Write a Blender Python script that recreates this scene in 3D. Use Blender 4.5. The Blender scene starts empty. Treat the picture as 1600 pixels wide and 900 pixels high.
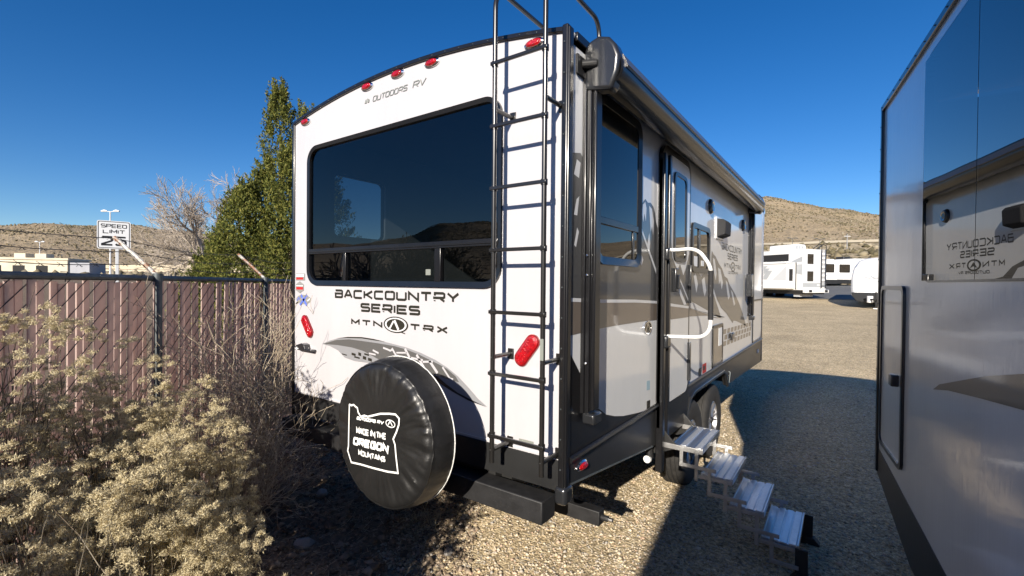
import bpy, bmesh, math, random
import numpy as np
from mathutils import Vector, Matrix, noise
R = math.radians
S = bpy.context.scene
COL = S.collection
random.seed(7)
rng = np.random.default_rng(7)

# ------------------------------------------------------------------ camera
CX, CY, CZ = 1.10551, -2.00828, 1.86
YAW, PITCH, ROLL = R(-35.467), R(-0.676), R(0.5115)
fw = Vector((math.sin(YAW)*math.cos(PITCH), math.cos(YAW)*math.cos(PITCH), math.sin(PITCH)))
rt = Vector((math.cos(YAW), -math.sin(YAW), 0)); up = rt.cross(fw)
rt, up = rt*math.cos(ROLL)+up*math.sin(ROLL), up*math.cos(ROLL)-rt*math.sin(ROLL)
cam = bpy.data.cameras.new('camera'); camo = bpy.data.objects.new('camera', cam); COL.objects.link(camo)
cam.sensor_width = 36; cam.lens = 36*731.21/1600; cam.clip_start = 0.05; cam.clip_end = 5000
M = Matrix((rt, up, -fw)).transposed().to_4x4(); M.translation = (CX, CY, CZ); camo.matrix_world = M
S.camera = camo
FH = Vector((math.sin(YAW), math.cos(YAW), 0)); RH = Vector((math.cos(YAW), -math.sin(YAW), 0))
C0 = Vector((CX, CY, 0))
def cf(lat, dep, z=0):            # a place given as metres right of / ahead of where the photographer stands
    p = C0 + RH*lat + FH*dep; return Vector((p.x, p.y, z))

# ------------------------------------------------------------------ light
TO_SUN = Vector((0.36, -1.25, 0.55)).normalized()
sun = bpy.data.lights.new('sun', 'SUN'); suno = bpy.data.objects.new('sun', sun); COL.objects.link(suno)
sun.energy = 4.3; sun.angle = R(0.5); sun.color = (1.0, 0.91, 0.785)
suno.rotation_euler = TO_SUN.to_track_quat('Z', 'Y').to_euler(); suno.location = (10, -30, 20)
W = bpy.data.worlds.new('World'); S.world = W; W.use_nodes = True
nt = W.node_tree; bg = nt.nodes['Background']
sky = nt.nodes.new('ShaderNodeTexSky'); sky.sky_type = 'NISHITA'; sky.sun_disc = False
sky.sun_elevation = math.asin(TO_SUN.z); sky.sun_rotation = math.atan2(TO_SUN.x, TO_SUN.y)
sky.altitude = 1500; sky.air_density = 1.0; sky.dust_density = 0.25; sky.ozone_density = 3.0
hsv = nt.nodes.new('ShaderNodeHueSaturation'); hsv.inputs['Saturation'].default_value = 1.33; hsv.inputs['Hue'].default_value = .508
nt.links.new(sky.outputs[0], hsv.inputs['Color']); nt.links.new(hsv.outputs[0], bg.inputs['Color'])
bg.inputs['Strength'].default_value = 0.066
S.view_settings.view_transform = 'Standard'; S.view_settings.look = 'None'
S.view_settings.exposure = 0.95; S.view_settings.gamma = 1.0
S.cycles.caustics_reflective = True; S.cycles.blur_glossy = 0.15; S.cycles.max_bounces = 8; S.cycles.transparent_max_bounces = 12

# ------------------------------------------------------------------ materials
class NT:
    def __init__(s, name):
        s.m = bpy.data.materials.new(name); s.m.use_nodes = True; s.t = s.m.node_tree
        s.b = s.t.nodes['Principled BSDF']; s.out = s.t.nodes['Material Output']
    def n(s, typ, **kw):
        nd = s.t.nodes.new(typ)
        for k, v in kw.items():
            if k in nd.inputs: nd.inputs[k].default_value = v
            else: setattr(nd, k, v)
        return nd
    def l(s, a, b): s.t.links.new(a, b)
    def coords(s, kind='Object'):
        return s.n('ShaderNodeTexCoord').outputs[kind]
    def ramp(s, src, stops):
        r = s.n('ShaderNodeValToRGB'); e = r.color_ramp.elements
        while len(e) < len(stops): e.new(0.5)
        for el, (p, c) in zip(e, stops): el.position = p; el.color = (*c, 1) if len(c) == 3 else c
        s.l(src, r.inputs[0]); return r.outputs[0]
    def noise(s, scale, detail=4, rough=.6, vec=None):
        nz = s.n('ShaderNodeTexNoise'); nz.inputs['Scale'].default_value = scale; nz.inputs['Detail'].default_value = detail
        nz.inputs['Roughness'].default_value = rough
        s.l(vec if vec is not None else s.coords(), nz.inputs['Vector']); return nz.outputs['Fac']
    def bump(s, h, strength, dist):
        b = s.n('ShaderNodeBump'); b.inputs['Strength'].default_value = strength; b.inputs['Distance'].default_value = dist
        s.l(h, b.inputs['Height']); s.l(b.outputs[0], s.b.inputs['Normal']); return b
def scl(c, k): return tuple(min(1, x*k) for x in c)
def mat(name, col, rough=.5, metal=0., coat=0., crough=.05, var=.0, vscale=6., bump=0., bscale=80., bdist=.002, stretch=None, ior=None, rvar=0.):
    t = NT(name); b = t.b
    b.inputs['Base Color'].default_value = (*col, 1); b.inputs['Roughness'].default_value = rough
    b.inputs['Metallic'].default_value = metal; b.inputs['Coat Weight'].default_value = coat; b.inputs['Coat Roughness'].default_value = crough
    if ior: b.inputs['IOR'].default_value = ior
    vec = t.coords()
    if stretch:
        mp = t.n('ShaderNodeMapping'); mp.inputs['Scale'].default_value = stretch; t.l(vec, mp.inputs['Vector']); vec = mp.outputs[0]
    if var:
        f = t.noise(vscale, 5, .65, vec)
        t.l(t.ramp(f, [(.25, scl(col, 1-var)), (.75, scl(col, 1+var))]), b.inputs['Base Color'])
    if rvar:
        f = t.noise(vscale*1.7, 4, .6, vec); mr = t.n('ShaderNodeMapRange'); mr.inputs['To Min'].default_value = max(.01, rough-rvar); mr.inputs['To Max'].default_value = rough+rvar
        t.l(f, mr.inputs['Value']); t.l(mr.outputs[0], b.inputs['Roughness'])
    if bump: t.bump(t.noise(bscale, 3, .55, vec), bump, bdist)
    return t.m
def siding(name, col, crough, wav, streak, coat=1., grime=True):
    t = NT(name); b = t.b; vec = t.coords()
    b.inputs['Roughness'].default_value = .35; b.inputs['Coat Weight'].default_value = coat; b.inputs['Coat Roughness'].default_value = crough
    mp = t.n('ShaderNodeMapping'); mp.inputs['Scale'].default_value = (1, 1, .25); t.l(vec, mp.inputs['Vector'])
    f = t.noise(2.5, 6, .7, mp.outputs[0])
    k = .10 if grime else .0
    t.l(t.ramp(f, [(.3, scl(col, 1-k)), (.7, col)]), b.inputs['Base Color'])
    a = t.noise(1.1, 2, .5, vec)
    mp2 = t.n('ShaderNodeMapping'); mp2.inputs['Scale'].default_value = (60, 60, 3); t.l(vec, mp2.inputs['Vector'])
    c = t.noise(1.0, 3, .6, mp2.outputs[0])
    b1 = t.n('ShaderNodeBump'); b1.inputs['Strength'].default_value = wav; b1.inputs['Distance'].default_value = .05; t.l(a, b1.inputs['Height'])
    b2 = t.n('ShaderNodeBump'); b2.inputs['Strength'].default_value = streak; b2.inputs['Distance'].default_value = .002; t.l(c, b2.inputs['Height']); t.l(b1.outputs[0], b2.inputs['Normal'])
    t.l(b2.outputs[0], b.inputs['Coat Normal']); t.l(b2.outputs[0], b.inputs['Normal'])
    return t.m
def tinted(name, tint, f0, wav=.0):
    t = NT(name); t.t.nodes.remove(t.b)
    tr = t.n('ShaderNodeBsdfTransparent'); tr.inputs['Color'].default_value = (*tint, 1)
    gl = t.n('ShaderNodeBsdfGlossy'); gl.inputs['Roughness'].default_value = .0
    lw = t.n('ShaderNodeLayerWeight'); lw.inputs['Blend'].default_value = .5; mx = t.n('ShaderNodeMixShader')
    pw = t.n('ShaderNodeMath', operation='POWER'); pw.inputs[1].default_value = 5; t.l(lw.outputs['Facing'], pw.inputs[0])
    ma = t.n('ShaderNodeMath', operation='MULTIPLY_ADD'); ma.inputs[1].default_value = 1-f0; ma.inputs[2].default_value = f0; t.l(pw.outputs[0], ma.inputs[0])
    if wav:
        b1 = t.n('ShaderNodeBump'); b1.inputs['Strength'].default_value = wav; b1.inputs['Distance'].default_value = .02; t.l(t.noise(1.3, 1, .4), b1.inputs['Height'])
        t.l(b1.outputs[0], gl.inputs['Normal'])
    t.l(ma.outputs[0], mx.inputs[0]); t.l(tr.outputs[0], mx.inputs[1]); t.l(gl.outputs[0], mx.inputs[2]); t.l(mx.outputs[0], t.out.inputs['Surface'])
    return t.m
def foliage(name, cols, transl=.25, rough=.6):
    t = NT(name); b = t.b
    g = t.n('ShaderNodeNewGeometry'); rmp = t.ramp(g.outputs['Random Per Island'], [(i/(len(cols)-1), c) for i, c in enumerate(cols)])
    t.l(rmp, b.inputs['Base Color']); b.inputs['Roughness'].default_value = rough; b.inputs['Specular IOR Level'].default_value = .25
    tl = t.n('ShaderNodeBsdfTranslucent'); t.l(rmp, tl.inputs['Color']); mx = t.n('ShaderNodeMixShader'); mx.inputs[0].default_value = transl
    t.l(b.outputs[0], mx.inputs[1]); t.l(tl.outputs[0], mx.inputs[2]); t.l(mx.outputs[0], t.out.inputs['Surface'])
    return t.m
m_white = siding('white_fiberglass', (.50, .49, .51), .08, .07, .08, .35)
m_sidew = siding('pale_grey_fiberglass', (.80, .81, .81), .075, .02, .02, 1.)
m_silver = siding('silver_grey_fiberglass', (.76, .77, .77), .055, .11, .30, 1.)
m_char = siding('charcoal_vinyl', (.07, .071, .072), .075, .025, .03, 1.)
m_snow = siding('light_grey_vinyl', (.74, .75, .76), .05, .05, .03)
m_taupe = siding('taupe_vinyl', (.17, .14, .115), .075, .025, .03, 1.)
m_gvinyl = siding('grey_vinyl', (.10, .10, .098), .08, .05, .03)
m_paleg = siding('pale_silver_vinyl', (.27, .275, .29), .08, .05, .03)
m_black = siding('gloss_black_vinyl', (.007, .007, .008), .05, .03, .03, .4)
m_trim = mat('black_aluminium_trim', (.009, .009, .010), .28, coat=.35, crough=.12, var=.2, vscale=9, bump=.15, bscale=60)
m_skirt = mat('charcoal_skirt_metal', (.019, .0195, .02), .42, coat=.2, crough=.2, var=.25, vscale=5, bump=.2, bscale=25, bdist=.003)
m_tube = mat('black_powder_coated_tube', (.014, .013, .012), .3, coat=.6, crough=.18, var=.2, vscale=20)
m_chassis = mat('chassis_black_paint', (.012, .012, .012), .6, var=.4, vscale=12, bump=.3, bscale=90)
m_bumper = mat('scuffed_black_steel', (.016, .016, .017), .55, var=.5, vscale=14, bump=.4, bscale=120)
m_plast = mat('black_plastic', (.018, .019, .021), .28, coat=.7, crough=.12, bump=.1, bscale=150)
m_vinyl = mat('black_cover_vinyl', (.013, .013, .013), .40, coat=.08, crough=.3, var=.3, vscale=9, bump=.35, bscale=35, bdist=.006)
m_pipe = mat('white_piping', (.75, .75, .72), .5)
m_print = mat('white_print', (.8, .8, .78), .55)
m_ink = mat('black_olive_lettering', (.022, .022, .016), .35, coat=.5)
m_inkg = mat('grey_green_lettering', (.22, .235, .21), .4, coat=.4)
m_silverprint = mat('silver_print', (.62, .62, .63), .4, coat=.4)
m_chrome = mat('chrome', (.75, .75, .76), .12, metal=1.)
m_red = mat('red_lamp_lens', (.36, .004, .007), .12, coat=1., crough=.03, var=.6, vscale=60, bump=.8, bscale=130, bdist=.006)
m_reddk = mat('dark_red_housing', (.20, .004, .006), .25, coat=.8)
m_tintrear = tinted('privacy_glass', (.17, .19, .20), .085, .03)
m_tintside = tinted('side_privacy_glass', (.02, .022, .024), .13, .03)
m_mirror = tinted('dark_cabin_glass', (.03, .032, .036), .30, .10)
m_dark = mat('dark_void_panel', (.01, .01, .011), .8)
m_cabin = mat('cabin_lining', (.22, .20, .17), .8, var=.15)
m_rubber = mat('tyre_rubber', (.022, .021, .02), .75, var=.35, vscale=14, bump=.4, bscale=70)
m_rim = mat('machined_alloy', (.38, .38, .39), .38, metal=.9, var=.15)
m_rimd = mat('black_alloy', (.02, .02, .021), .3, coat=.4)
m_alu = mat('brushed_aluminium', (.62, .63, .65), .32, metal=1., var=.12, vscale=30, bump=.25, bscale=40, stretch=(1, .08, 1), rvar=.12)
m_alub = mat('bright_ribbed_aluminium', (.80, .81, .82), .42, metal=.8, var=.1, vscale=40, bump=.4, bscale=160)
m_alud = mat('dull_aluminium_bar', (.40, .40, .40), .5, metal=.85, var=.2, vscale=18)
m_handle = mat('white_enamel_tube', (.8, .8, .78), .35, coat=.3)
m_foam = mat('black_foam_grip', (.02, .02, .022), .8, bump=.3, bscale=200)
m_sun = mat('awning_fabric', (.10, .095, .09), .55, var=.15, vscale=3)
m_slat = None
def slatm():
    t = NT('brown_plastic_slat'); col = t.ramp(t.noise(3, 4), [(.3, (.60, .45, .40)), (.7, (.70, .56, .50))]); t.l(col, t.b.inputs['Base Color']); t.b.inputs['Roughness'].default_value = .5
    tl = t.n('ShaderNodeBsdfTranslucent'); t.l(col, tl.inputs['Color']); mx = t.n('ShaderNodeMixShader'); mx.inputs[0].default_value = .48
    t.l(t.b.outputs[0], mx.inputs[1]); t.l(tl.outputs[0], mx.inputs[2]); t.l(mx.outputs[0], t.out.inputs['Surface']); return t.m
m_slat = slatm()
m_galv = mat('weathered_galvanised_steel', (.10, .115, .12), .5, metal=.45, var=.35, vscale=12, bump=.2, bscale=60)
m_rust = None
def rusty():
    t = NT('rust_spotted_arm'); f = t.noise(11, 5, .7)
    t.l(t.ramp(f, [(.44, (.62, .60, .54)), (.50, (.42, .38, .33)), (.56, (.30, .11, .035)), (.7, (.45, .42, .38))]), t.b.inputs['Base Color'])
    t.b.inputs['Roughness'].default_value = .6; t.bump(f, .3, .004); return t.m
m_rust = rusty()
m_wire = mat('dark_wire', (.045, .047, .05), .5, metal=.5)
m_signw = mat('reflective_white_sheeting', (.72, .74, .76), .45, var=.04)
m_signk = mat('sign_black', (.015, .015, .016), .5)
m_pole = mat('pale_painted_steel', (.62, .64, .66), .5, var=.08)
m_offw = mat('white_trailer_skin', (.70, .70, .69), .3, coat=.6, crough=.1, var=.03, vscale=2)
m_greyd = mat('grey_stripe_vinyl', (.36, .38, .40), .35, coat=.5)
m_greyl = mat('light_stripe_vinyl', (.52, .54, .56), .35, coat=.5)
m_stucco = mat('cream_stucco', (.58, .52, .40), .85, var=.15, vscale=.6)
m_stuccog = mat('grey_stucco', (.34, .35, .38), .85, var=.1, vscale=.6)
m_cream = mat('pale_concrete', (.52, .45, .33), .9, var=.15, vscale=.2)

# ground materials
def gravel_mat():
    t = NT('gravel_and_dirt'); b = t.b; vec = t.coords()
    v = t.n('ShaderNodeTexVoronoi'); v.inputs['Scale'].default_value = 46; t.l(vec, v.inputs['Vector'])
    hsvr = t.n('ShaderNodeSeparateColor'); t.l(v.outputs['Color'], hsvr.inputs[0])
    stone = t.ramp(hsvr.outputs[0], [(0, (.25, .195, .125)), (.2, (.46, .37, .24)), (.5, (.62, .51, .34)), (.75, (.57, .48, .34)), (.9, (.40, .37, .32)), (1, (.74, .65, .48))])
    v3 = t.n('ShaderNodeTexVoronoi'); v3.inputs['Scale'].default_value = 120; t.l(vec, v3.inputs['Vector'])
    sc3 = t.n('ShaderNodeSeparateColor'); t.l(v3.outputs['Color'], sc3.inputs[0])
    fine = t.ramp(sc3.outputs[0], [(0, (.32, .255, .165)), (.5, (.58, .48, .32)), (1, (.70, .61, .44))])
    mx0 = t.n('ShaderNodeMix', data_type='RGBA'); t.l(t.ramp(t.noise(9, 3), [(.42, (0, 0, 0)), (.6, (1, 1, 1))]), mx0.inputs[0]); t.l(stone, mx0.inputs[6]); t.l(fine, mx0.inputs[7])
    lum = t.ramp(t.noise(.55, 6, .7), [(.3, (.76, .75, .73)), (.7, (1.14, 1.12, 1.08))])
    lum2 = t.ramp(t.noise(7.5, 5, .75), [(.3, (.74, .73, .72)), (.7, (1.2, 1.19, 1.16))]); mq = t.n('ShaderNodeMix', data_type='RGBA', blend_type='MULTIPLY'); mq.inputs[0].default_value = 1; t.l(lum, mq.inputs[6]); t.l(lum2, mq.inputs[7]); lum = mq.outputs[2]
    lum3 = t.ramp(t.noise(26, 2, .8), [(.34, (.58, .56, .54)), (.5, (1., 1., 1.)), (.66, (1.35, 1.34, 1.3))]); mr_ = t.n('ShaderNodeMix', data_type='RGBA', blend_type='MULTIPLY'); mr_.inputs[0].default_value = 1; t.l(lum, mr_.inputs[6]); t.l(lum3, mr_.inputs[7]); lum = mr_.outputs[2]
    mul = t.n('ShaderNodeMix', data_type='RGBA', blend_type='MULTIPLY'); mul.inputs[0].default_value = 1; t.l(mx0.outputs[2], mul.inputs[6]); t.l(lum, mul.inputs[7])
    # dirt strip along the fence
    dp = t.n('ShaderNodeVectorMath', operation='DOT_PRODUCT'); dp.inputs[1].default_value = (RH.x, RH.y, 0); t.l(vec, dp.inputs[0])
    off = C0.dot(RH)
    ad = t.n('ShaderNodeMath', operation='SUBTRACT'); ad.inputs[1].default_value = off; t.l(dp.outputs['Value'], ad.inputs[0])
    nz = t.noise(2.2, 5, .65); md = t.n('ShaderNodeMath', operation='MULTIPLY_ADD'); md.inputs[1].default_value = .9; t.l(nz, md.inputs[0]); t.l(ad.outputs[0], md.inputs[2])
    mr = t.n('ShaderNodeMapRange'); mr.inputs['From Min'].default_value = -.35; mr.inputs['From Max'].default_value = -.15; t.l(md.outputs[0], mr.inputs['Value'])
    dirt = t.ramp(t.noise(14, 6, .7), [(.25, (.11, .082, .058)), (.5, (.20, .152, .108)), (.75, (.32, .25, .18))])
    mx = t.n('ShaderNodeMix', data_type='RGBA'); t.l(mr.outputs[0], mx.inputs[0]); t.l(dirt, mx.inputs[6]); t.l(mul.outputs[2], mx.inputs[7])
    t.l(mx.outputs[2], b.inputs['Base Color']); b.inputs['Roughness'].default_value = .95; b.inputs['Specular IOR Level'].default_value = .12
    hh = t.n('ShaderNodeMath', operation='ADD'); t.l(v.outputs['Distance'], hh.inputs[0]); t.l(t.noise(60, 3), hh.inputs[1])
    inv = t.n('ShaderNodeMath', operation='MULTIPLY'); inv.inputs[1].default_value = -1; t.l(hh.outputs[0], inv.inputs[0])
    t.bump(inv.outputs[0], .6, .012); return t.m
m_gravel = gravel_mat()
m_asph = mat('old_asphalt', (.13, .13, .125), .85, var=.2, vscale=.5)
def desert(name, light, mid, dark, sc):
    t = NT(name); vec = t.coords()
    f = t.noise(.02*sc, 6, .7); base = t.ramp(f, [(.3, mid), (.7, light)])
    def spots(scale, lo, hi, g0, g1, gs):
        v = t.n('ShaderNodeTexVoronoi'); v.inputs['Scale'].default_value = scale; t.l(vec, v.inputs['Vector'])
        ms = t.ramp(v.outputs['Distance'], [(lo, (1, 1, 1)), (hi, (0, 0, 0))]); gate = t.ramp(t.noise(gs, 5, .75), [(g0, (0, 0, 0)), (g1, (1, 1, 1))])
        mm = t.n('ShaderNodeMix', data_type='RGBA', blend_type='MULTIPLY'); mm.inputs[0].default_value = 1; t.l(ms, mm.inputs[6]); t.l(gate, mm.inputs[7]); return mm.outputs[2]
    def over(fac, col, under):
        mx = t.n('ShaderNodeMix', data_type='RGBA'); t.l(fac, mx.inputs[0]); t.l(under, mx.inputs[6]); mx.inputs[7].default_value = (*col, 1); return mx.outputs[2]
    c = over(spots(.42*sc, .25, .45, .40, .55, .045*sc), dark, base)
    c = over(spots(.25*sc, .30, .5, .42, .52, .03*sc), scl(dark, 1.5), c)
    c = over(spots(.33*sc, .15, .3, .50, .60, .025*sc), (.60, .53, .43), c)
    t.l(c, t.b.inputs['Base Color']); t.b.inputs['Roughness'].default_value = .95
    t.bump(t.noise(.16*sc, 6, .75), 1., 3.5/sc); return t.m
m_hill = desert('scrubby_hillside', (.50, .385, .235), (.38, .285, .175), (.17, .135, .085), 1.6)
m_desert = desert('dry_desert_ground', (.55, .45, .29), (.45, .36, .23), (.15, .125, .07), 2.)
m_scrub = foliage('sage_scrub', [(.08, .07, .04), (.14, .12, .07), (.20, .165, .10), (.34, .30, .22)], .0, .9)
m_pebble = foliage('loose_pebbles', [(.20, .165, .12), (.42, .35, .25), (.58, .49, .35), (.48, .42, .33), (.34, .32, .30), (.68, .60, .46), (.45, .30, .22)], .0, .8)
m_clod = foliage('dirt_clods', [(.10, .076, .055), (.17, .13, .095), (.25, .195, .145), (.36, .29, .22)], .0, .95)
m_rock = mat('grey_rock', (.30, .28, .26), .9, var=.25, vscale=12, bump=.6, bscale=30, bdist=.01)

# ------------------------------------------------------------------ mesh helpers
def tag(o, label=None, cat=None, group=None, kind=None):
    if label: o['label'] = label
    if cat: o['category'] = cat
    if group: o['group'] = group
    if kind: o['kind'] = kind
    return o
def empty(name, loc=(0, 0, 0), rz=0., label=None, cat=None, group=None):
    o = bpy.data.objects.new(name, None); COL.objects.link(o); o.location = loc; o.rotation_euler = (0, 0, rz); o.empty_display_size = .2
    return tag(o, label, cat, group)
class MB:
    def __init__(s): s.v = []; s.f = []; s.mi = []
    def add(s, vs, fs, m=0):
        o = len(s.v); s.v += [tuple(p) for p in vs]; s.f += [tuple(i+o for i in f) for f in fs]; s.mi += [m]*len(fs); return s
    def box(s, x0, x1, y0, y1, z0, z1, m=0):
        vs = [(x, y, z) for x in (x0, x1) for y in (y0, y1) for z in (z0, z1)]
        return s.add(vs, [(0, 1, 3, 2), (4, 6, 7, 5), (0, 4, 5, 1), (2, 3, 7, 6), (0, 2, 6, 4), (1, 5, 7, 3)], m)
    def tube(s, pts, r, n=8, m=0, cap=True):
        pts = [Vector(p) for p in pts]; k = len(pts); rs = r if isinstance(r, (list, tuple)) else [r]*k
        t0 = (pts[1]-pts[0]).normalized(); a = t0.orthogonal().normalized(); vs = []; fs = []
        for i, p in enumerate(pts):
            t = ((pts[min(i+1, k-1)]-p).normalized() + (p-pts[max(i-1, 0)]).normalized())
            t = t.normalized() if t.length > 1e-9 else t0
            a = (a - t*a.dot(t)).normalized(); b = t.cross(a)
            for j in range(n):
                w = 2*math.pi*j/n; vs.append(p + (a*math.cos(w)+b*math.sin(w))*rs[i])
        for i in range(k-1):
            for j in range(n): fs.append((i*n+j, i*n+(j+1) % n, (i+1)*n+(j+1) % n, (i+1)*n+j))
        if cap: fs.append(tuple(range(n-1, -1, -1))); fs.append(tuple((k-1)*n+j for j in range(n)))
        return s.add(vs, fs, m)
    def prism(s, poly, P, a, b, m=0):          # polygon (u,v) on plane map P(u,v,d), from depth a to b
        n = len(poly); vs = [P(u, v, a) for u, v in poly]+[P(u, v, b) for u, v in poly]
        return s.add(vs, [tuple(range(n)), tuple(range(2*n-1, n-1, -1))]+[(i, (i+1) % n, n+(i+1) % n, n+i) for i in range(n)], m)
    def sheet(s, poly, P, d, m=0):
        return s.add([P(u, v, d) for u, v in poly], [tuple(range(len(poly)))], m)
    def ring(s, outer, inner, P, a, b, m=0, bi=None):
        n = len(outer); bi = b if bi is None else bi
        vs = [P(u, v, a) for u, v in outer]+[P(u, v, b) for u, v in outer]+[P(u, v, bi) for u, v in inner]+[P(u, v, a) for u, v in inner]
        fs = []
        for i in range(n):
            j = (i+1) % n
            for q in range(4): fs.append((q*n+i, q*n+j, ((q+1) % 4)*n+j, ((q+1) % 4)*n+i))
        return s.add(vs, fs, m)
    def lathe(s, prof, c, ax, n=48, m=0, mod=None):   # prof (r, d along ax)
        ax = Vector(ax).normalized(); a = Vector((0, 0, 1)) if abs(ax.z) < .9 else Vector((1, 0, 0)); b = ax.cross(a); c = Vector(c); vs = []; fs = []; k = len(prof)
        for j in range(n):
            w = 2*math.pi*j/n; dr = a*math.cos(w)+b*math.sin(w)
            for i, (r, d) in enumerate(prof):
                rr, dd = (r, d) if mod is None else mod(r, d, w, i)
                vs.append(c+dr*rr+ax*dd)
        for j in range(n):
            for i in range(k-1): fs.append((j*k+i, j*k+i+1, ((j+1) % n)*k+i+1, ((j+1) % n)*k+i))
        return s.add(vs, fs, m)
    def ball(s, c, r, m=0, n=8, k=5, sq=(1, 1, 1)):
        vs = []; fs = []
        for i in range(k+1):
            th = math.pi*i/k
            for j in range(n):
                w = 2*math.pi*j/n; vs.append((c[0]+r*sq[0]*math.sin(th)*math.cos(w), c[1]+r*sq[1]*math.sin(th)*math.sin(w), c[2]+r*sq[2]*math.cos(th)))
        for i in range(k):
            for j in range(n): fs.append((i*n+j, i*n+(j+1) % n, (i+1)*n+(j+1) % n, (i+1)*n+j))
        return s.add(vs, fs, m)
    def mesh(s, name, mats, off=(0, 0, 0), smooth=True, recalc=True):
        me = bpy.data.meshes.new(name); ox, oy, oz = off
        me.from_pydata([(x-ox, y-oy, z-oz) for x, y, z in s.v], [], s.f)
        for m in (mats if isinstance(mats, (list, tuple)) else [mats]): me.materials.append(m)
        me.polygons.foreach_set('material_index', s.mi)
        if recalc:
            bm = bmesh.new(); bm.from_mesh(me); bmesh.ops.remove_doubles(bm, verts=bm.verts, dist=1e-6); bmesh.ops.recalc_face_normals(bm, faces=bm.faces); bm.to_mesh(me); bm.free()
        if smooth:
            me.polygons.foreach_set('use_smooth', [True]*len(me.polygons)); me.set_sharp_from_angle(angle=R(35))
        me.update(); return me
    def build(s, name, mats, parent=None, smooth=True, recalc=True, bevel=0., off=None, bseg=2):
        if off is None: off = tuple(root_loc(parent)) if parent is not None else (0, 0, 0)
        o = bpy.data.objects.new(name, s.mesh(name, mats, off, smooth, recalc)); COL.objects.link(o)
        if parent is not None: o.parent = parent
        if bevel:
            bv = o.modifiers.new('bevel', 'BEVEL'); bv.width = bevel; bv.segments = bseg; bv.limit_method = 'ANGLE'; bv.angle_limit = R(40)
        return o
def root_loc(o):
    # meshes are written in the coordinates of the frame their thing was made in
    while o.parent is not None: o = o.parent
    return o.get('_frame', None) or (o.location if o.rotation_euler.z == 0 else Vector((0, 0, 0)))
def rrect(u0, u1, v0, v1, r, n=6):
    out = []
    for cx, cy, a in ((u1-r, v1-r, 0), (u0+r, v1-r, 90), (u0+r, v0+r, 180), (u1-r, v0+r, 270)):
        for i in range(n+1):
            w = R(a+90*i/n); out.append((cx+r*math.cos(w), cy+r*math.sin(w)))
    return out
def star(outer, inner, c):          # two loops of equal count from a polygon with a hole, both seen from c
    def cast(poly, w):
        dx, dy = math.cos(w), math.sin(w); best = None
        for i in range(len(poly)):
            (x0, y0), (x1, y1) = poly[i], poly[(i+1) % len(poly)]; ex, ey = x1-x0, y1-y0; den = dx*ey-dy*ex
            if abs(den) < 1e-12: continue
            t = ((x0-c[0])*ey-(y0-c[1])*ex)/den; q = ((x0-c[0])*dy-(y0-c[1])*dx)/den
            if t > 0 and -1e-9 <= q <= 1+1e-9 and (best is None or t > best): best = t
        return (c[0]+dx*best, c[1]+dy*best)
    ws = sorted(set(round(math.atan2(y-c[1], x-c[0]), 9) for x, y in list(outer)+list(inner)))
    return [cast(outer, w) for w in ws], [cast(inner, w) for w in ws]
PR = lambda u, v, d: (u, -d, v)       # rear face of the trailer, d outwards
PS = lambda u, v, d: (d, u, v)        # door side of the trailer, d outwards
def bez(p0, p1, p2, n=8):
    p0, p1, p2 = Vector(p0), Vector(p1), Vector(p2)
    return [p0*(1-t)**2+p1*2*t*(1-t)+p2*t*t for t in [i/n for i in range(n+1)]]

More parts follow.
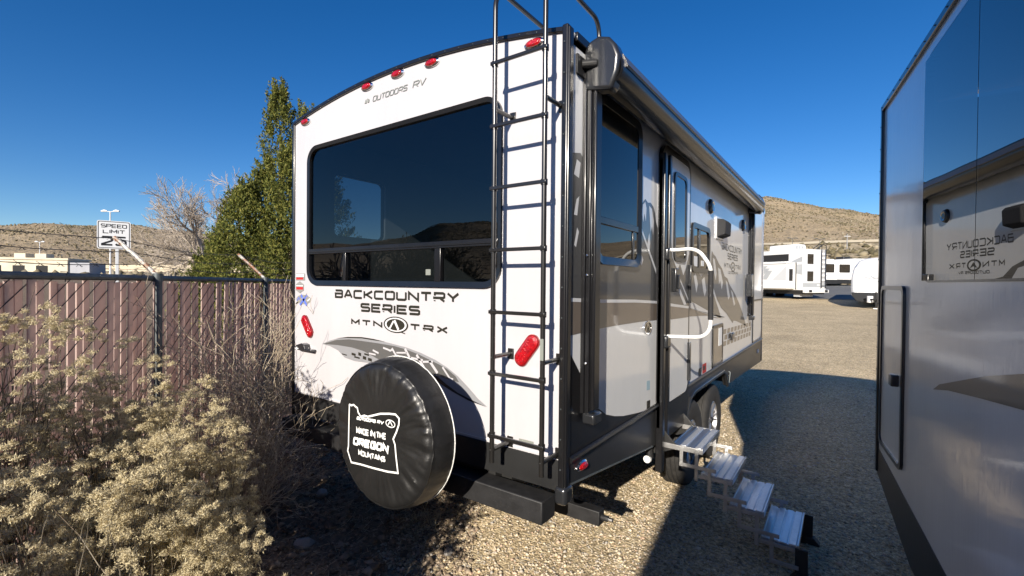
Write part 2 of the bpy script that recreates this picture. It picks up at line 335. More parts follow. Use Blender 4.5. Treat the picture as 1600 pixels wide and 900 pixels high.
# ------------------------------------------------------------------ stroke lettering
c_ = .22
GL = {
 'A': [[(0, 0), (.42, 1), (.58, 1), (1, 0)], [(.24, .33), (.80, .33)]],
 'B': [[(.06, 1), (.9, 1), (1, .9), (1, .62), (.9, .54), (-.06, .54)], [(.98, .46), (1, .40), (1, .1), (.9, 0), (.06, 0), (.06, .40)]],
 'C': [[(1, 1), (.12, 1), (0, .88), (0, .12), (.12, 0), (1, 0)]],
 'D': [[(0, 0), (0, 1), (.88, 1), (1, .88), (1, .12), (.88, 0), (.14, 0)]],
 'E': [[(1, 1), (0, 1), (0, 0), (1, 0)], [(.14, .5), (.9, .5)]],
 'G': [[(1, 1), (.12, 1), (0, .88), (0, .12), (.12, 0), (.88, 0), (1, .12), (1, .5), (.5, .5)]],
 'H': [[(0, 0), (0, 1)], [(1, 0), (1, 1)], [(.1, .5), (.9, .5)]],
 'I': [[(0, 0), (0, 1)]],
 'K': [[(0, 0), (0, 1)], [(1, 1), (.3, .52), (.3, .48), (1, 0)], [(.1, .5), (.24, .5)]],
 'L': [[(0, 1), (0, 0), (1, 0)]],
 'M': [[(0, 0), (0, 1), (.5, .35), (1, 1), (1, 0)]],
 'N': [[(0, 0), (0, 1), (1, 0), (1, 1)]],
 'O': [[(.5, 1), (.12, 1), (0, .88), (0, .12), (.12, 0), (.88, 0), (1, .12), (1, .88), (.88, 1), (.56, 1)]],
 'P': [[(0, 0), (0, 1), (.88, 1), (1, .88), (1, .56), (.88, .44), (.14, .44)]],
 'R': [[(.06, .70), (.06, 1), (.88, 1), (1, .9), (1, .52), (.88, .42), (-.1, .42)], [(.62, .34), (1, 0)], [(.06, .12), (.06, 0)]],
 'r': [[(0, 0), (0, 1), (.88, 1), (1, .88), (1, .58), (.88, .46), (.14, .46)], [(.5, .36), (1, 0)]],
 'S': [[(1, 1), (.12, 1), (0, .9), (0, .62), (.12, .52), (.88, .52), (1, .42), (1, .1), (.88, 0), (0, 0)]],
 'T': [[(0, 1), (1, 1)], [(.5, .92), (.5, 0)]],
 'U': [[(0, 1), (0, .12), (.12, 0), (.88, 0), (1, .12), (1, 1)]],
 'V': [[(0, 1), (.46, 0), (.54, 0), (1, 1)]],
 'X': [[(0, 1), (1, 0)], [(1, 1), (.58, .56)], [(.42, .44), (0, 0)]],
 'Y': [[(0, 1), (.5, .45), (1, 1)], [(.5, .36), (.5, 0)]],
 '2': [[(0, .82), (.1, 1), (.9, 1), (1, .88), (1, .62), (.9, .5), (0, .1), (0, 0), (1, 0)]],
 '5': [[(1, 1), (0, 1), (0, .58), (.85, .58), (1, .45), (1, .12), (.88, 0), (.12, 0), (0, .14)]],
}
def ribbon(pts, w):
    pts = [Vector((p[0], p[1])) for p in pts]; L = []; Rr = []
    for i, p in enumerate(pts):
        d0 = (p-pts[i-1]).normalized() if i else None; d1 = (pts[i+1]-p).normalized() if i < len(pts)-1 else None
        if d0 is None: d0 = d1
        if d1 is None: d1 = d0
        n0 = Vector((-d0.y, d0.x)); n1 = Vector((-d1.y, d1.x)); n = (n0+n1)
        n = n/max(.35, n.length_squared)*2 if n.length > 1e-6 else n0
        L.append(p+n*w/2); Rr.append(p-n*w/2)
    return L, Rr
def lettering(mb, s, P, u0, v0, h, wid, w, d, gap=.32, slant=0., total=None, sub=1, m=0):
    """text s from (u0,v0); h letter height, wid letter width, w stroke, d depth map; total stretches to a length"""
    adv = []; x = 0
    for ch in s:
        cw = 0 if ch == 'I' else (.5*wid if ch == ' ' else wid)
        adv.append(x); x += cw + (gap*wid if ch != ' ' else 0)
    ln = x - gap*wid; k = (total/ln) if total else 1.
    lay = 0
    for ch, ax in zip(s, adv):
        if ch == ' ': continue
        for pl in GL[ch]:
            pts = [(u0+(ax+px*wid)*k+slant*py*h, v0+w/2+py*(h-w)) for px, py in pl]
            if sub > 1:
                q = []
                for a, b in zip(pts, pts[1:]): q += [(a[0]+(b[0]-a[0])*i/sub, a[1]+(b[1]-a[1])*i/sub) for i in range(sub)]
                pts = q+[pts[-1]]
            L, Rr = ribbon(pts, w); n = len(L); lay += 1
            dd = (d(0, 0) if callable(d) else d)
            vs = []
            for p in L+Rr:
                e = (d(p.x, p.y) if callable(d) else d)+.0003*(lay % 3); vs.append(P(p.x, p.y, e))
            mb.add(vs, [(i, i+1, n+i+1, n+i) for i in range(n-1)], m)
    return mb

# ------------------------------------------------------------------ terrain
def interp(x, xs, ys): return float(np.interp(x, xs, ys))
EL_A = [-180, -150, -115, -106, -100, -97, -90, -75, -60, -47.6, -44.2, -39.4, -36.5, -33.3, -25, 0, 18, 28.4, 33.3, 38, 50, 75, 120, 180]
EL_T = [.08, .10, .115, .119, .112, .09, .07, .066, .068, .0725, .0814, .0825, .0775, .074, .07, .08, .14, .1535, .1315, .111, .085, .07, .075, .08]
def polar(x, y):
    d = Vector((x-CX, y-CY)); r = d.length; a = math.degrees(math.atan2(d.x*RH.x+d.y*RH.y, d.x*FH.x+d.y*FH.y)); return r, a
def sm(a, b, x): t = min(1, max(0, (x-a)/(b-a))); return t*t*(3-2*t)
def zfun(x, y):
    r, a = polar(x, y)
    z = interp(r, [0, 12, 28, 38, 50, 64, 100, 200, 260], [0, 0, .33, .55, 1.2, 1.7, 2.2, 4., 5.5])
    rw = sm(16, 24, a)*(1-sm(50, 70, a))
    z += rw*(sm(84, 118, r)*6.0 + sm(150, 205, r)*7.5 + sm(205, 240, r)*1.)
    if r > 250:
        tgt = interp(a, EL_A, EL_T)*620+1.86
        k = sm(250, 620, r)**.8
        z = z + (tgt - 5.5 - rw*14.5)*k*(1-.35*sm(640, 1000, r))
        z += k*(1-k*.75)*14*noise.fractal(Vector((x*.008, y*.008, 3.1)), 1., 2., 5) + k*2.2*noise.fractal(Vector((x*.03, y*.03, 7.7)), 1., 2., 4)
    elif r > 60:
        z += .25*sm(60, 120, r)*noise.fractal(Vector((x*.06, y*.06, 1.7)), 1., 2., 3)
    if r < 14:
        lat = (Vector((x, y, 0))-C0).dot(RH); k = 1-sm(-1.0, -.55, lat + .25*noise.noise(Vector((x*1.5, y*1.5, 0)))); k *= 1-sm(9, 13, r)
        z += k*(.035+.05*noise.fractal(Vector((x*3.2, y*3.2, .5)), 1., 2., 4))
        z += (1-k)*.008*noise.fractal(Vector((x*2.1, y*2.1, 4.5)), 1., 2., 3)
    return z
def polar_sheet(name, rs, a0, a1, na, material, keep=None, dz=0.):
    full = abs(a1-a0) >= 359.9; av = [a0+(a1-a0)*i/na for i in range(na if full else na+1)]; n = len(av); vs = []; fs = []
    for r in rs:
        for a in av:
            w = R(a); p = C0+RH*(r*math.sin(w))+FH*(r*math.cos(w)); vs.append((p.x, p.y, zfun(p.x, p.y)+dz))
    for i in range(len(rs)-1):
        for j in range(n if full else n-1):
            fs.append((i*n+j, i*n+(j+1) % n, (i+1)*n+(j+1) % n, (i+1)*n+j))
    mb = MB(); mb.add(vs, fs); o = mb.build(name, material, recalc=False); return tag(o, kind='structure')
def geo(a, b, n): return [a*(b/a)**(i/n) for i in range(n+1)]
polar_sheet('gravel_lot', [.02]+geo(.5, 76, 150), 0, 360, 360, m_gravel)
polar_sheet('asphalt_lot', geo(42.5, 75, 12), 14, 60, 46, m_asph, dz=.03)
polar_sheet('desert_ground', geo(75, 260, 40), 0, 360, 300, m_desert)
polar_sheet('dirt_road', geo(188, 243, 14), 16, 62, 60, mat('pale_graded_dirt', (.66, .56, .38), .95, var=.15, vscale=.15), dz=.25)
polar_sheet('hillside', geo(259, 1100, 60), 0, 360, 420, m_hill)

def blobs(name, pts, sizes, material, flat=.6, parent=None):
    """many rough 8-sided pebbles / shrubs in one mesh"""
    n = len(pts); base = np.array([(1, 0, 0), (0, 1, 0), (-1, 0, 0), (0, -1, 0), (0, 0, 1), (0, 0, -1)], float)
    tri = np.array([(0, 1, 4), (1, 2, 4), (2, 3, 4), (3, 0, 4), (1, 0, 5), (2, 1, 5), (3, 2, 5), (0, 3, 5)])
    V = base[None]*(1+rng.uniform(-.35, .35, (n, 6, 1))); V = V + rng.uniform(-.2, .2, (n, 6, 3)); V[:, :, 2] *= flat
    w = rng.uniform(0, 6.28, n); cs, sn = np.cos(w), np.sin(w)
    X = V[:, :, 0]*cs[:, None]-V[:, :, 1]*sn[:, None]; Y = V[:, :, 0]*sn[:, None]+V[:, :, 1]*cs[:, None]
    V = np.stack([X, Y, V[:, :, 2]], 2)*np.asarray(sizes)[:, None, None] + np.asarray(pts)[:, None, :]
    F = (tri[None]+(np.arange(n)*6)[:, None, None]).reshape(-1, 3)
    return raw(name, V.reshape(-1, 3), F, material, parent)
def raw(name, V, F, material, parent=None, smooth=False):
    V = np.asarray(V, np.float32); F = np.asarray(F, np.int32); k = F.shape[1]
    me = bpy.data.meshes.new(name); me.vertices.add(len(V)); me.vertices.foreach_set('co', V.ravel()); me.loops.add(F.size); me.loops.foreach_set('vertex_index', F.ravel())
    me.polygons.add(len(F)); me.polygons.foreach_set('loop_start', np.arange(0, F.size, k, dtype=np.int32))
    if smooth: me.polygons.foreach_set('use_smooth', np.ones(len(F), bool))
    me.materials.append(material); me.update(); me.validate(); o = bpy.data.objects.new(name, me); COL.objects.link(o)
    if parent is not None: o.parent = parent
    return o
# scrub dotted over the hills and the bank
pts = []; sz = []
while len(pts) < 24000:
    a = random.choice((random.uniform(-50, -22), random.uniform(24, 42), random.uniform(-112, -92))); r = 250+370*math.sqrt(random.random())
    p = C0+RH*(r*math.sin(R(a)))+FH*(r*math.cos(R(a)))
    if noise.fractal(Vector((p.x*.03, p.y*.03, 9.)), 1., 2., 3) < random.uniform(-.5, .35): continue
    s_ = random.uniform(.3, .8); pts.append((p.x, p.y, zfun(p.x, p.y)+s_*.3)); sz.append(s_)
tag(blobs('hillside_scrub', pts, sz, m_scrub, .8), kind='stuff')
pts = []; sz = []
while len(pts) < 900:
    a = random.uniform(24, 44) if random.random() < .8 else random.uniform(-50, -22); r = random.uniform(82, 190)
    p = C0+RH*(r*math.sin(R(a)))+FH*(r*math.cos(R(a))); s_ = random.uniform(.3, 1.1)
    pts.append((p.x, p.y, zfun(p.x, p.y)+s_*.3)); sz.append(s_)
tag(blobs('roadside_scrub', pts, sz, m_scrub, .8), kind='stuff')
# loose pebbles on the lot and clods in the dirt strip
N = 88000
r_ = 1.2+9.5*rng.random(N)**1.25; a_ = np.radians(rng.uniform(-16, 52, N)); L_ = r_*np.sin(a_); D_ = r_*np.cos(a_)
X = CX+RH.x*L_+FH.x*D_; Y = CY+RH.y*L_+FH.y*D_; ok = (L_ > -.9)
X, Y = X[ok], Y[ok]; s_ = np.clip(rng.lognormal(-5.05, .42, len(X)), .003, .022)
pts = np.stack([X, Y, np.array([zfun(x, y) for x, y in zip(X, Y)])+s_*.25], 1)
tag(blobs('loose_gravel', pts, s_, m_pebble, .65), kind='stuff')
N = 26000
L_ = rng.uniform(-2.6, -.25, N); D_ = 1.2+5.2*rng.random(N)
X = CX+RH.x*L_+FH.x*D_; Y = CY+RH.y*L_+FH.y*D_
s_ = np.clip(rng.lognormal(-4.7, .55, N), .003, .05)
pts = np.stack([X, Y, np.array([zfun(x, y) for x, y in zip(X, Y)])+s_*.2], 1)
tag(blobs('dirt_clods', pts, s_, m_clod, .6), kind='stuff')

# =================================================================== TRAVEL TRAILER
WT, LT = 2.44, 6.62
ZB, ZM = .985, .985                    # bottom of the coloured walls / moulding
def arch(x):
    t = (x+WT/2)/(WT/2); return 3.21-.128*t*t
TR = empty('travel_trailer', (-1.22, 3.3, 0), 0, 'white travel trailer with black graphics, rear ladder and covered spare tyre', 'travel trailer')
# rear wall with the window opening
out = [(-WT+.02, ZB), (-.02, ZB)]+[(-.02-(WT-.04)*i/24, arch(-.02-(WT-.04)*i/24)) for i in range(25)]
hole = rrect(-2.215, -.407, 1.85, 2.85, .10)
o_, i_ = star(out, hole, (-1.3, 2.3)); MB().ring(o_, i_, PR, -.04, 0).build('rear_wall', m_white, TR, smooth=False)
# side walls
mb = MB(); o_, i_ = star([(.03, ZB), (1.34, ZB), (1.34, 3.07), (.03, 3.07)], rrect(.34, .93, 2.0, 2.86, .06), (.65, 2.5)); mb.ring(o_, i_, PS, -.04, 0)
mb.box(-.04, 0, 1.34, LT-.10, ZB, 3.07); mb.build('side_wall', m_sidew, TR, smooth=False)
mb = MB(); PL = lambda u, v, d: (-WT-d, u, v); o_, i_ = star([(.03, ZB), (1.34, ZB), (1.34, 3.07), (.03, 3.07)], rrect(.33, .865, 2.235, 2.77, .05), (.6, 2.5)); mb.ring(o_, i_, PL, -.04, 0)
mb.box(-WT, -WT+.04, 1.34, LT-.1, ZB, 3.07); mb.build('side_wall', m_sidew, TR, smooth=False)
# front end, slightly rounded, and the roof
mb = MB(); fp = [(0, 6.52), (0, 6.62), (-.06, 6.72), (-.2, 6.80), (-WT+.2, 6.80), (-WT+.06, 6.72), (-WT, 6.62), (-WT, 6.52)]
mb.prism(fp, lambda u, v, d: (u, v, d), .72, 3.07); mb.build('front_cap', m_sidew, TR)
mb = MB(); ar = [(-WT+(WT)*i/24, arch(-WT+WT*i/24)) for i in range(25)]
top = [(x, z+.012) for x, z in ar]; bot = [(x, z-.05) for x, z in reversed(ar)]
mb.prism(top+bot, lambda u, v, d: (u, d, v), .005, 6.78); mb.build('roof', m_sidew, TR)
# black edge trims
mb = MB(); top = [(x, z+.016) for x, z in ar]; bot = [(x, z-.010) for x, z in reversed(ar)]
mb.prism(top+bot, PR, -.02, .016); mb.build('roof_edge_trim', m_trim, TR, bevel=.004)
mb = MB()
mb.box(-.022, .014, -.014, .03, .86, 3.10); mb.box(-.028, .006, -.021, .024, .85, 3.11); mb.build('corner_trim', m_trim, TR, bevel=.008, bseg=3)
mb = MB(); mb.box(-WT-.012, -WT+.02, -.012, .05, .80, 3.09); mb.build('corner_trim', m_trim, TR, bevel=.007, bseg=3)
mb = MB(); mb.box(-.045, .022, -.03, .06, .775, .865); mb.build('corner_cap', m_plast, TR, bevel=.02, bseg=3)
mb = MB(); mb.box(-.02, .016, .06, 6.6, 3.055, 3.10); mb.build('gutter_rail', m_trim, TR, bevel=.004)
mb = MB(); mb.tube([(.012, .03, .985), (.012, 6.5, .985)], .016, 8); mb.build('side_moulding', m_trim, TR)
mb = MB(); mb.box(-.005, .012, 6.55, 6.60, .62, 3.07); mb.build('front_trim', m_chrome, TR, bevel=.003)
mb = MB(); mb.prism([(-WT-.06, 3.02), (-WT, 3.02), (-WT, 3.07), (-WT-.06, 3.04)], PR, -.06, -.02); mb.build('gutter_spout', m_plast, TR)
mb = MB()
for i in range(15):
    for x in (-.012, -WT+.006): mb.ball((x, -.0225 if x > -1 else -.0135, .95+i*.148), .0045, 0, 6, 3)
for i in range(23): x = -WT+.06+i*.105; mb.ball((x, -.0175, arch(x)+.002), .0035, 0, 6, 3)
tag(mb.build('trim_screws', m_galv, TR), kind='stuff')
mb = MB(); mb.box(-.392, -.389, -.0015, .0, 1.0, 3.04); mb.box(-2.42, -.02, -.003, .0, .997, 1.003); mb.build('seam_sealant', m_silverprint, TR)
# skirts
mb = MB(); mb.prism([(-WT+.015, .835), (-.03, .835), (-.03, ZB-.002), (-WT+.015, ZB-.002)], PR, -.03, .006); mb.build('rear_skirt', m_skirt, TR)
mb = MB(); sk = [(.05, .975), (.05, .855), (1.28, .70), (1.40, .69), (1.40, .80), (2.02, .80), (2.02, .69), (2.05, .69), (2.20, .88), (2.34, .90), (3.55, .90), (3.68, .86), (3.80, .70), (6.5, .615), (6.5, .975)]
mb.prism(sk, PS, -.03, .004); mb.build('side_skirt', m_skirt, TR)
mb = MB(); mb.tube([(.004, .05, .857), (.004, 1.28, .702)], .006, 6); mb.build('skirt_edge', m_galv, TR)
mb = MB(); mb.prism([(y, z) for y, z in sk], lambda u, v, d: (-WT-d, u, v), -.03, .004); mb.build('side_skirt', m_skirt, TR)
# fender flare
fl = [(2.03, .69), (2.18, .885), (2.33, .915), (3.56, .915), (3.70, .87), (3.83, .69)]; fi = [(2.07, .69), (2.21, .86), (2.35, .882), (3.54, .882), (3.66, .845), (3.78, .69)]
mb = MB(); mb.prism(fl+fi[::-1], PS, .0, .035); mb.build('fender_flare', m_plast, TR, bevel=.006)
# underside
mb = MB(); mb.box(-WT+.04, -.04, .10, 2.0, .86, .93); mb.box(-WT+.04, -.04, 2.0, 3.9, .90, .95); mb.box(-WT+.04, -.04, 3.9, 6.7, .72, .78); mb.build('underbelly', m_chassis, TR)
mb = MB()
for x in (-.5, -1.95): mb.box(x-.03, x+.03, .06, 7.9, .66, .86)
for y in (2.5, 3.36): mb.tube([(-2.2, y, .42), (-.24, y, .42)], .04, 10)
for x in (-.5, -1.95):
    mb.tube([(x, 2.1, .60), (x, 2.5, .47), (x, 2.93, .58), (x, 3.36, .47), (x, 3.8, .60)], .028, 6)
mb.build('chassis_frame', m_chassis, TR)
mb = MB(); mb.box(-2.43, -.02, .12, 6.5, .99, 1.02); mb.box(-WT+.05, -.05, 3.6, 3.65, 1.02, 3.05); mb.build('cabin_floor', m_cabin, TR)
mb = MB(); mb.box(-2.30, -1.1, 1.5, 2.4, 1.02, 1.45); mb.box(-2.30, -1.1, 2.2, 2.45, 1.45, 1.85); mb.build('cabin_sofa', mat('olive_fabric', (.09, .10, .06), .9), TR, bevel=.04)

# rear window
RW = MB().ring(rrect(-2.232, -.39, 1.828, 2.868, .12, 8), rrect(-2.206, -.416, 1.862, 2.842, .095, 8), PR, -.03, .018, bi=.012).build('window_frame', m_trim, TR)
mb = MB(); mb.box(-2.21, -.412, -.016, .02, 2.058, 2.098); mb.box(-2.208, -.414, -.020, .015, 2.070, 2.088); mb.build('window_bar', m_trim, RW, bevel=.003)
for x0, x1 in ((-1.782, -1.752), (-.885, -.835)):
    MB().box(x0, x1, -.013, .02, 1.858, 2.06).build('window_mullion', m_trim, RW, bevel=.003)
def pane(parent, P, u0, u1, v0, v1, d, m): return MB().sheet([(u0, v0), (u1, v0), (u1, v1), (u0, v1)], P, d).build('pane', m, parent, smooth=False)
pane(RW, PR, -2.212, -.41, 2.075, 2.848, -.004, m_tintrear)
pane(RW, PR, -2.212, -1.767, 1.852, 2.070, -.008, m_tintrear); pane(RW, PR, -1.767, -.86, 1.852, 2.070, -.010, m_tintrear); pane(RW, PR, -.86, -.41, 1.852, 2.070, -.008, m_tintrear)
MB().box(-.965, -.925, -.004, .0, 1.90, 1.935).build('sticker', m_inkg, RW)
# left window seen through the cabin
LW = MB().ring(rrect(.30, .895, 2.205, 2.80, .08), rrect(.34, .855, 2.245, 2.76, .05), PL, -.02, .015).build('window_frame', m_trim, TR)
pane(LW, PL, .335, .86, 2.24, 2.765, -.004, tinted('light_privacy_glass', (.62, .66, .68), .05))

# lettering on the rear
ink = lambda s, *a, **k: lettering(MB(), s, PR, *a, **k).build('lettering', m_ink, TR, smooth=False)
ink('BACKCOUNTRY', -1.885, 1.738, .062, .085, .0145, .004, total=1.185, gap=.33)
ink('SERIES', -1.585, 1.652, .060, .085, .0150, .004, total=.565, gap=.33)
ink('MTN', -1.69, 1.556, .042, .08, .0115, .004, total=.318, gap=.5)
ink('TRX', -1.095, 1.557, .042, .08, .0115, .004, total=.308, gap=.5)
mb = MB(); ec = (-1.235, 1.583)
el = lambda rx, rz, n=40, c=ec: [(c[0]+rx*math.cos(2*math.pi*i/n), c[1]+rz*math.sin(2*math.pi*i/n)) for i in range(n)]
mb.ring(el(.116, .052), el(.106, .046), PR, .002, .004, m=0); mb.ring(el(.103, .0445), el(.087, .037), PR, .002, .004, m=1); mb.sheet(el(.0865, .0368), PR, .004, 0)
for pl, w, m in (([(-1.292, 1.552), (-1.252, 1.606)], .013, 1), ([(-1.244, 1.611), (-1.205, 1.552)], .018, 1), ([(-1.236, 1.600), (-1.195, 1.552)], .004, 0), ([(-1.185, 1.540), (-1.145, 1.532)], .006, 0)):
    L, Q = ribbon(pl, w); n = len(L); mb.add([PR(p.x, p.y, .0052+.0004*m) for p in L+Q], [(0, 1, 3, 2)], m)
mb.build('emblem', [m_ink, m_silverprint], TR, smooth=False)
mb = MB(); lettering(mb, 'OUTDOORS', PR, -1.475, 3.055, .036, .05, .005, .004, total=.33, gap=.28, slant=.25); mb.build('lettering', m_inkg, TR, smooth=False); mb = MB(); lettering(mb, 'rV', PR, -1.09, 3.055, .04, .055, .006, .004, total=.105, gap=.2, slant=.3)
mb.build('lettering', m_inkg, TR, smooth=False); mb = MB(); mb.sheet([(-1.562, 3.06), (-1.545, 3.09), (-1.538, 3.06)], PR, .004); mb.sheet([(-1.53, 3.06), (-1.535, 3.09), (-1.51, 3.08), (-1.515, 3.06)], PR, .004)
mb.build('emblem', m_inkg, TR, smooth=False)
# stickers on the rear left edge
m_stk = [mat('sticker_grey', (.24, .24, .23), .5), mat('sticker_red', (.42, .02, .02), .5), mat('sticker_blue', (.10, .16, .55), .5), m_print, m_ink]
mb = MB(); mb.sheet([(-2.405, 1.862), (-2.28, 1.862), (-2.28, 1.915), (-2.405, 1.915)], PR, .003, 0); mb.sheet([(-2.398, 1.868), (-2.30, 1.868), (-2.30, 1.885), (-2.398, 1.885)], PR, .0036, 1)
mb.sheet([(-2.398, 1.89), (-2.35, 1.89), (-2.35, 1.91), (-2.398, 1.91)], PR, .0036, 3); mb.sheet([(-2.345, 1.89), (-2.29, 1.89), (-2.29, 1.91), (-2.345, 1.91)], PR, .0036, 3)
mb.build('sticker', m_stk, TR, smooth=False)
mb = MB(); mb.sheet([(-2.405, 1.785), (-2.35, 1.762), (-2.295, 1.785), (-2.295, 1.83), (-2.35, 1.855), (-2.405, 1.83)], PR, .003, 0); mb.sheet([(-2.398, 1.79), (-2.302, 1.79), (-2.302, 1.811), (-2.398, 1.811)], PR, .0036, 1); mb.sheet([(-2.398, 1.817), (-2.302, 1.817), (-2.302, 1.822), (-2.398, 1.822)], PR, .0036, 3)
mb.build('sticker', m_stk, TR, smooth=False)
mb = MB(); mb.sheet(el(.10, .036, 24, (-2.298, 1.715)), PR, .003, 0)
for pl, w, m in (([(-2.33, 1.748), (-2.25, 1.672)], .022, 2), ([(-2.345, 1.672), (-2.245, 1.748)], .018, 2), ([(-2.39, 1.70), (-2.36, 1.73), (-2.345, 1.705)], .008, 2), ([(-2.40, 1.68), (-2.37, 1.692)], .01, 4), ([(-2.24, 1.705), (-2.205, 1.722)], .01, 3)):
    L, Q = ribbon(pl, w); n = len(L); mb.add([PR(p.x, p.y, .0036+.0004*m) for p in L+Q], [(i, i+1, n+i+1, n+i) for i in range(n-1)], m)
mb.build('sticker', m_stk, TR, smooth=False)
# tyre tread swoosh
swo = [(-2.045, 1.393), (-1.95, 1.425), (-1.868, 1.445), (-1.732, 1.466), (-1.577, 1.476), (-1.454, 1.473), (-1.301, 1.462), (-1.136, 1.447), (-1.001, 1.424), (-.882, 1.395), (-.785, 1.36), (-.70, 1.319), (-.617, 1.263), (-.55, 1.213), (-.482, 1.176), (-.57, 1.186), (-.668, 1.203), (-.76, 1.232), (-.833, 1.258), (-.92, 1.305), (-1.3, 1.30), (-1.40, 1.318), (-1.55, 1.308), (-1.66, 1.306), (-1.77, 1.318), (-1.85, 1.362), (-1.95, 1.385)]
MB().sheet(swo, PR, .0025).build('swoosh_decal', m_paleg, TR, smooth=False)
drk = [(-2.035, 1.3935), (-1.868, 1.436), (-1.719, 1.452), (-1.577, 1.452), (-1.406, 1.450), (-1.245, 1.445), (-1.136, 1.434), (-1.031, 1.415), (-.931, 1.391), (-.84, 1.368), (-.787, 1.352), (-.715, 1.315), (-.69, 1.285), (-.78, 1.292), (-.872, 1.303), (-1.0, 1.30), (-1.25, 1.315), (-1.405, 1.345), (-1.563, 1.385), (-1.692, 1.398), (-1.85, 1.400)]
MB().sheet(drk, PR, .0032).build('tread_decal', m_gvinyl, TR, smooth=False)
MB().sheet([(-1.868, 1.4475), (-1.732, 1.4685), (-1.577, 1.4785), (-1.454, 1.4755), (-1.33, 1.466), (-1.454, 1.4665), (-1.577, 1.4695), (-1.732, 1.4605)], PR, .0040).build('swoosh_edge', m_ink, TR, smooth=False)
MB().sheet([(-.94, 1.305), (-.85, 1.262), (-.74, 1.224), (-.62, 1.192), (-.49, 1.176), (-.60, 1.200), (-.70, 1.225), (-.79, 1.262), (-.86, 1.298)], PR, .0036).build('swoosh_shade', m_black, TR, smooth=False)
mb = MB()
for pl, w in (([(-1.355, 1.425), (-1.31, 1.418), (-1.285, 1.412), (-1.255, 1.425)], .012), ([(-1.268, 1.43), (-1.225, 1.385), (-1.205, 1.385)], .014), ([(-1.225, 1.405), (-1.13, 1.413)], .010), ([(-1.145, 1.438), (-1.085, 1.366)], .018), ([(-1.10, 1.386), (-.985, 1.382)], .012), ([(-1.04, 1.41), (-.975, 1.338)], .018), ([(-.985, 1.372), (-.90, 1.382)], .012), ([(-.93, 1.385), (-.86, 1.318)], .018), ([(-.82, 1.358), (-.76, 1.298), (-.735, 1.296)], .012), ([(-1.46, 1.40), (-1.40, 1.385)], .012), ([(-1.50, 1.375), (-1.43, 1.372)], .010)):
    L, Q = ribbon(pl, w); n = len(L); k_ = .0002*(int(abs(pl[0][0])*1000) % 5); mb.add([PR(p.x, p.y, .0040+k_) for p in L+Q], [(i, i+1, n+i+1, n+i) for i in range(n-1)])
tag(mb.build('tread_grooves', m_white, TR, smooth=False), kind='stuff')
mb = MB()
for x0, x1, z0, z1 in ((-1.80, -1.745, 1.338, 1.346), (-1.69, -1.645, 1.345, 1.362), (-1.66, -1.60, 1.330, 1.341), (-1.615, -1.585, 1.35, 1.372), (-1.565, -1.53, 1.330, 1.352), (-1.51, -1.47, 1.325, 1.345), (-1.55, -1.5, 1.36, 1.372)):
    mb.sheet([(x0, z0), (x1, z0-.004), (x1, z1-.004), (x0, z1)], PR, .0036)
tag(mb.build('tread_marks', m_ink, TR, smooth=False), kind='stuff')
# bottom right tag
mb = MB(); mb.sheet([(-.27, 1.022), (-.18, 1.022), (-.18, 1.048), (-.27, 1.048)], PR, .003); mb.build('sticker', m_inkg, TR, smooth=False)

# lamps
def marker(x, z, P=PR, tilt=0.):
    e = lambda rx, rz, n=20: [(x+rx*math.cos(2*math.pi*i/n)*math.cos(tilt)-rz*math.sin(2*math.pi*i/n)*math.sin(tilt), z+rx*math.cos(2*math.pi*i/n)*math.sin(tilt)+rz*math.sin(2*math.pi*i/n)*math.cos(tilt)) for i in range(n)]
    b = MB(); b.ring(e(.062, .026), e(.046, .0185), P, 0, .008, bi=.016); bz = b.build('marker_light', m_chrome, TR)
    l = MB(); l.prism(e(.047, .019), P, .004, .018); n = 20; pr = e(.03, .011); l.ring(e(.047, .019), pr, P, .018, .018, bi=.026); l.sheet(pr, P, .026); l.build('lens', m_red, bz, recalc=False)
for x, z in ((-2.272, 3.072), (-1.53, 3.166), (-1.228, 3.176), (-.922, 3.166), (-.195, 3.072)): marker(x, z)
marker(.175, .915, PS)
def tail(x, z, tilt):
    def cap(hl, r, n=9):
        pts = [(hl+r*math.cos(R(-90+180*i/n)), r*math.sin(R(-90+180*i/n))) for i in range(n+1)]+[(-hl+r*math.cos(R(90+180*i/n)), r*math.sin(R(90+180*i/n))) for i in range(n+1)]
        return [(x+u*math.cos(tilt)-v*math.sin(tilt), z+u*math.sin(tilt)+v*math.cos(tilt)) for u, v in pts]
    bo = MB().ring(cap(.056, .041), cap(.056, .0345), PR, 0, .012).build('tail_light', m_reddk, TR)
    l = MB(); l.prism(cap(.056, .034), PR, 0, .018); l.ring(cap(.056, .034), cap(.053, .024), PR, .018, .018, bi=.024); l.sheet(cap(.053, .024), PR, .024)
    for k in range(9):
        for v in (-.014, 0, .014):
            u = -.064+.016*k; l.ball((x+u*math.cos(tilt)-v*math.sin(tilt), -.0235, z+u*math.sin(tilt)+v*math.cos(tilt)), .0065, 0, 6, 4)
    l.build('lens', m_red, bo)
tail(-2.236, 1.512, R(-52)); tail(-.222, 1.512, R(52))
# small camera bracket on the rear
mb = MB(); mb.prism([(-2.336, 1.335), (-2.325, 1.365), (-2.25, 1.385), (-2.21, 1.375), (-2.20, 1.345), (-2.12, 1.342), (-2.12, 1.328), (-2.30, 1.330)], PR, 0, .05); mb.build('licence_plate_bracket', m_plast, TR, bevel=.004)
mb = MB(); mb.box(-2.325, -2.28, -.055, -.05, 1.339, 1.346); mb.box(-2.306, -2.299, -.0555, -.05, 1.332, 1.354); mb.build('bracket_clip', m_print, TR)

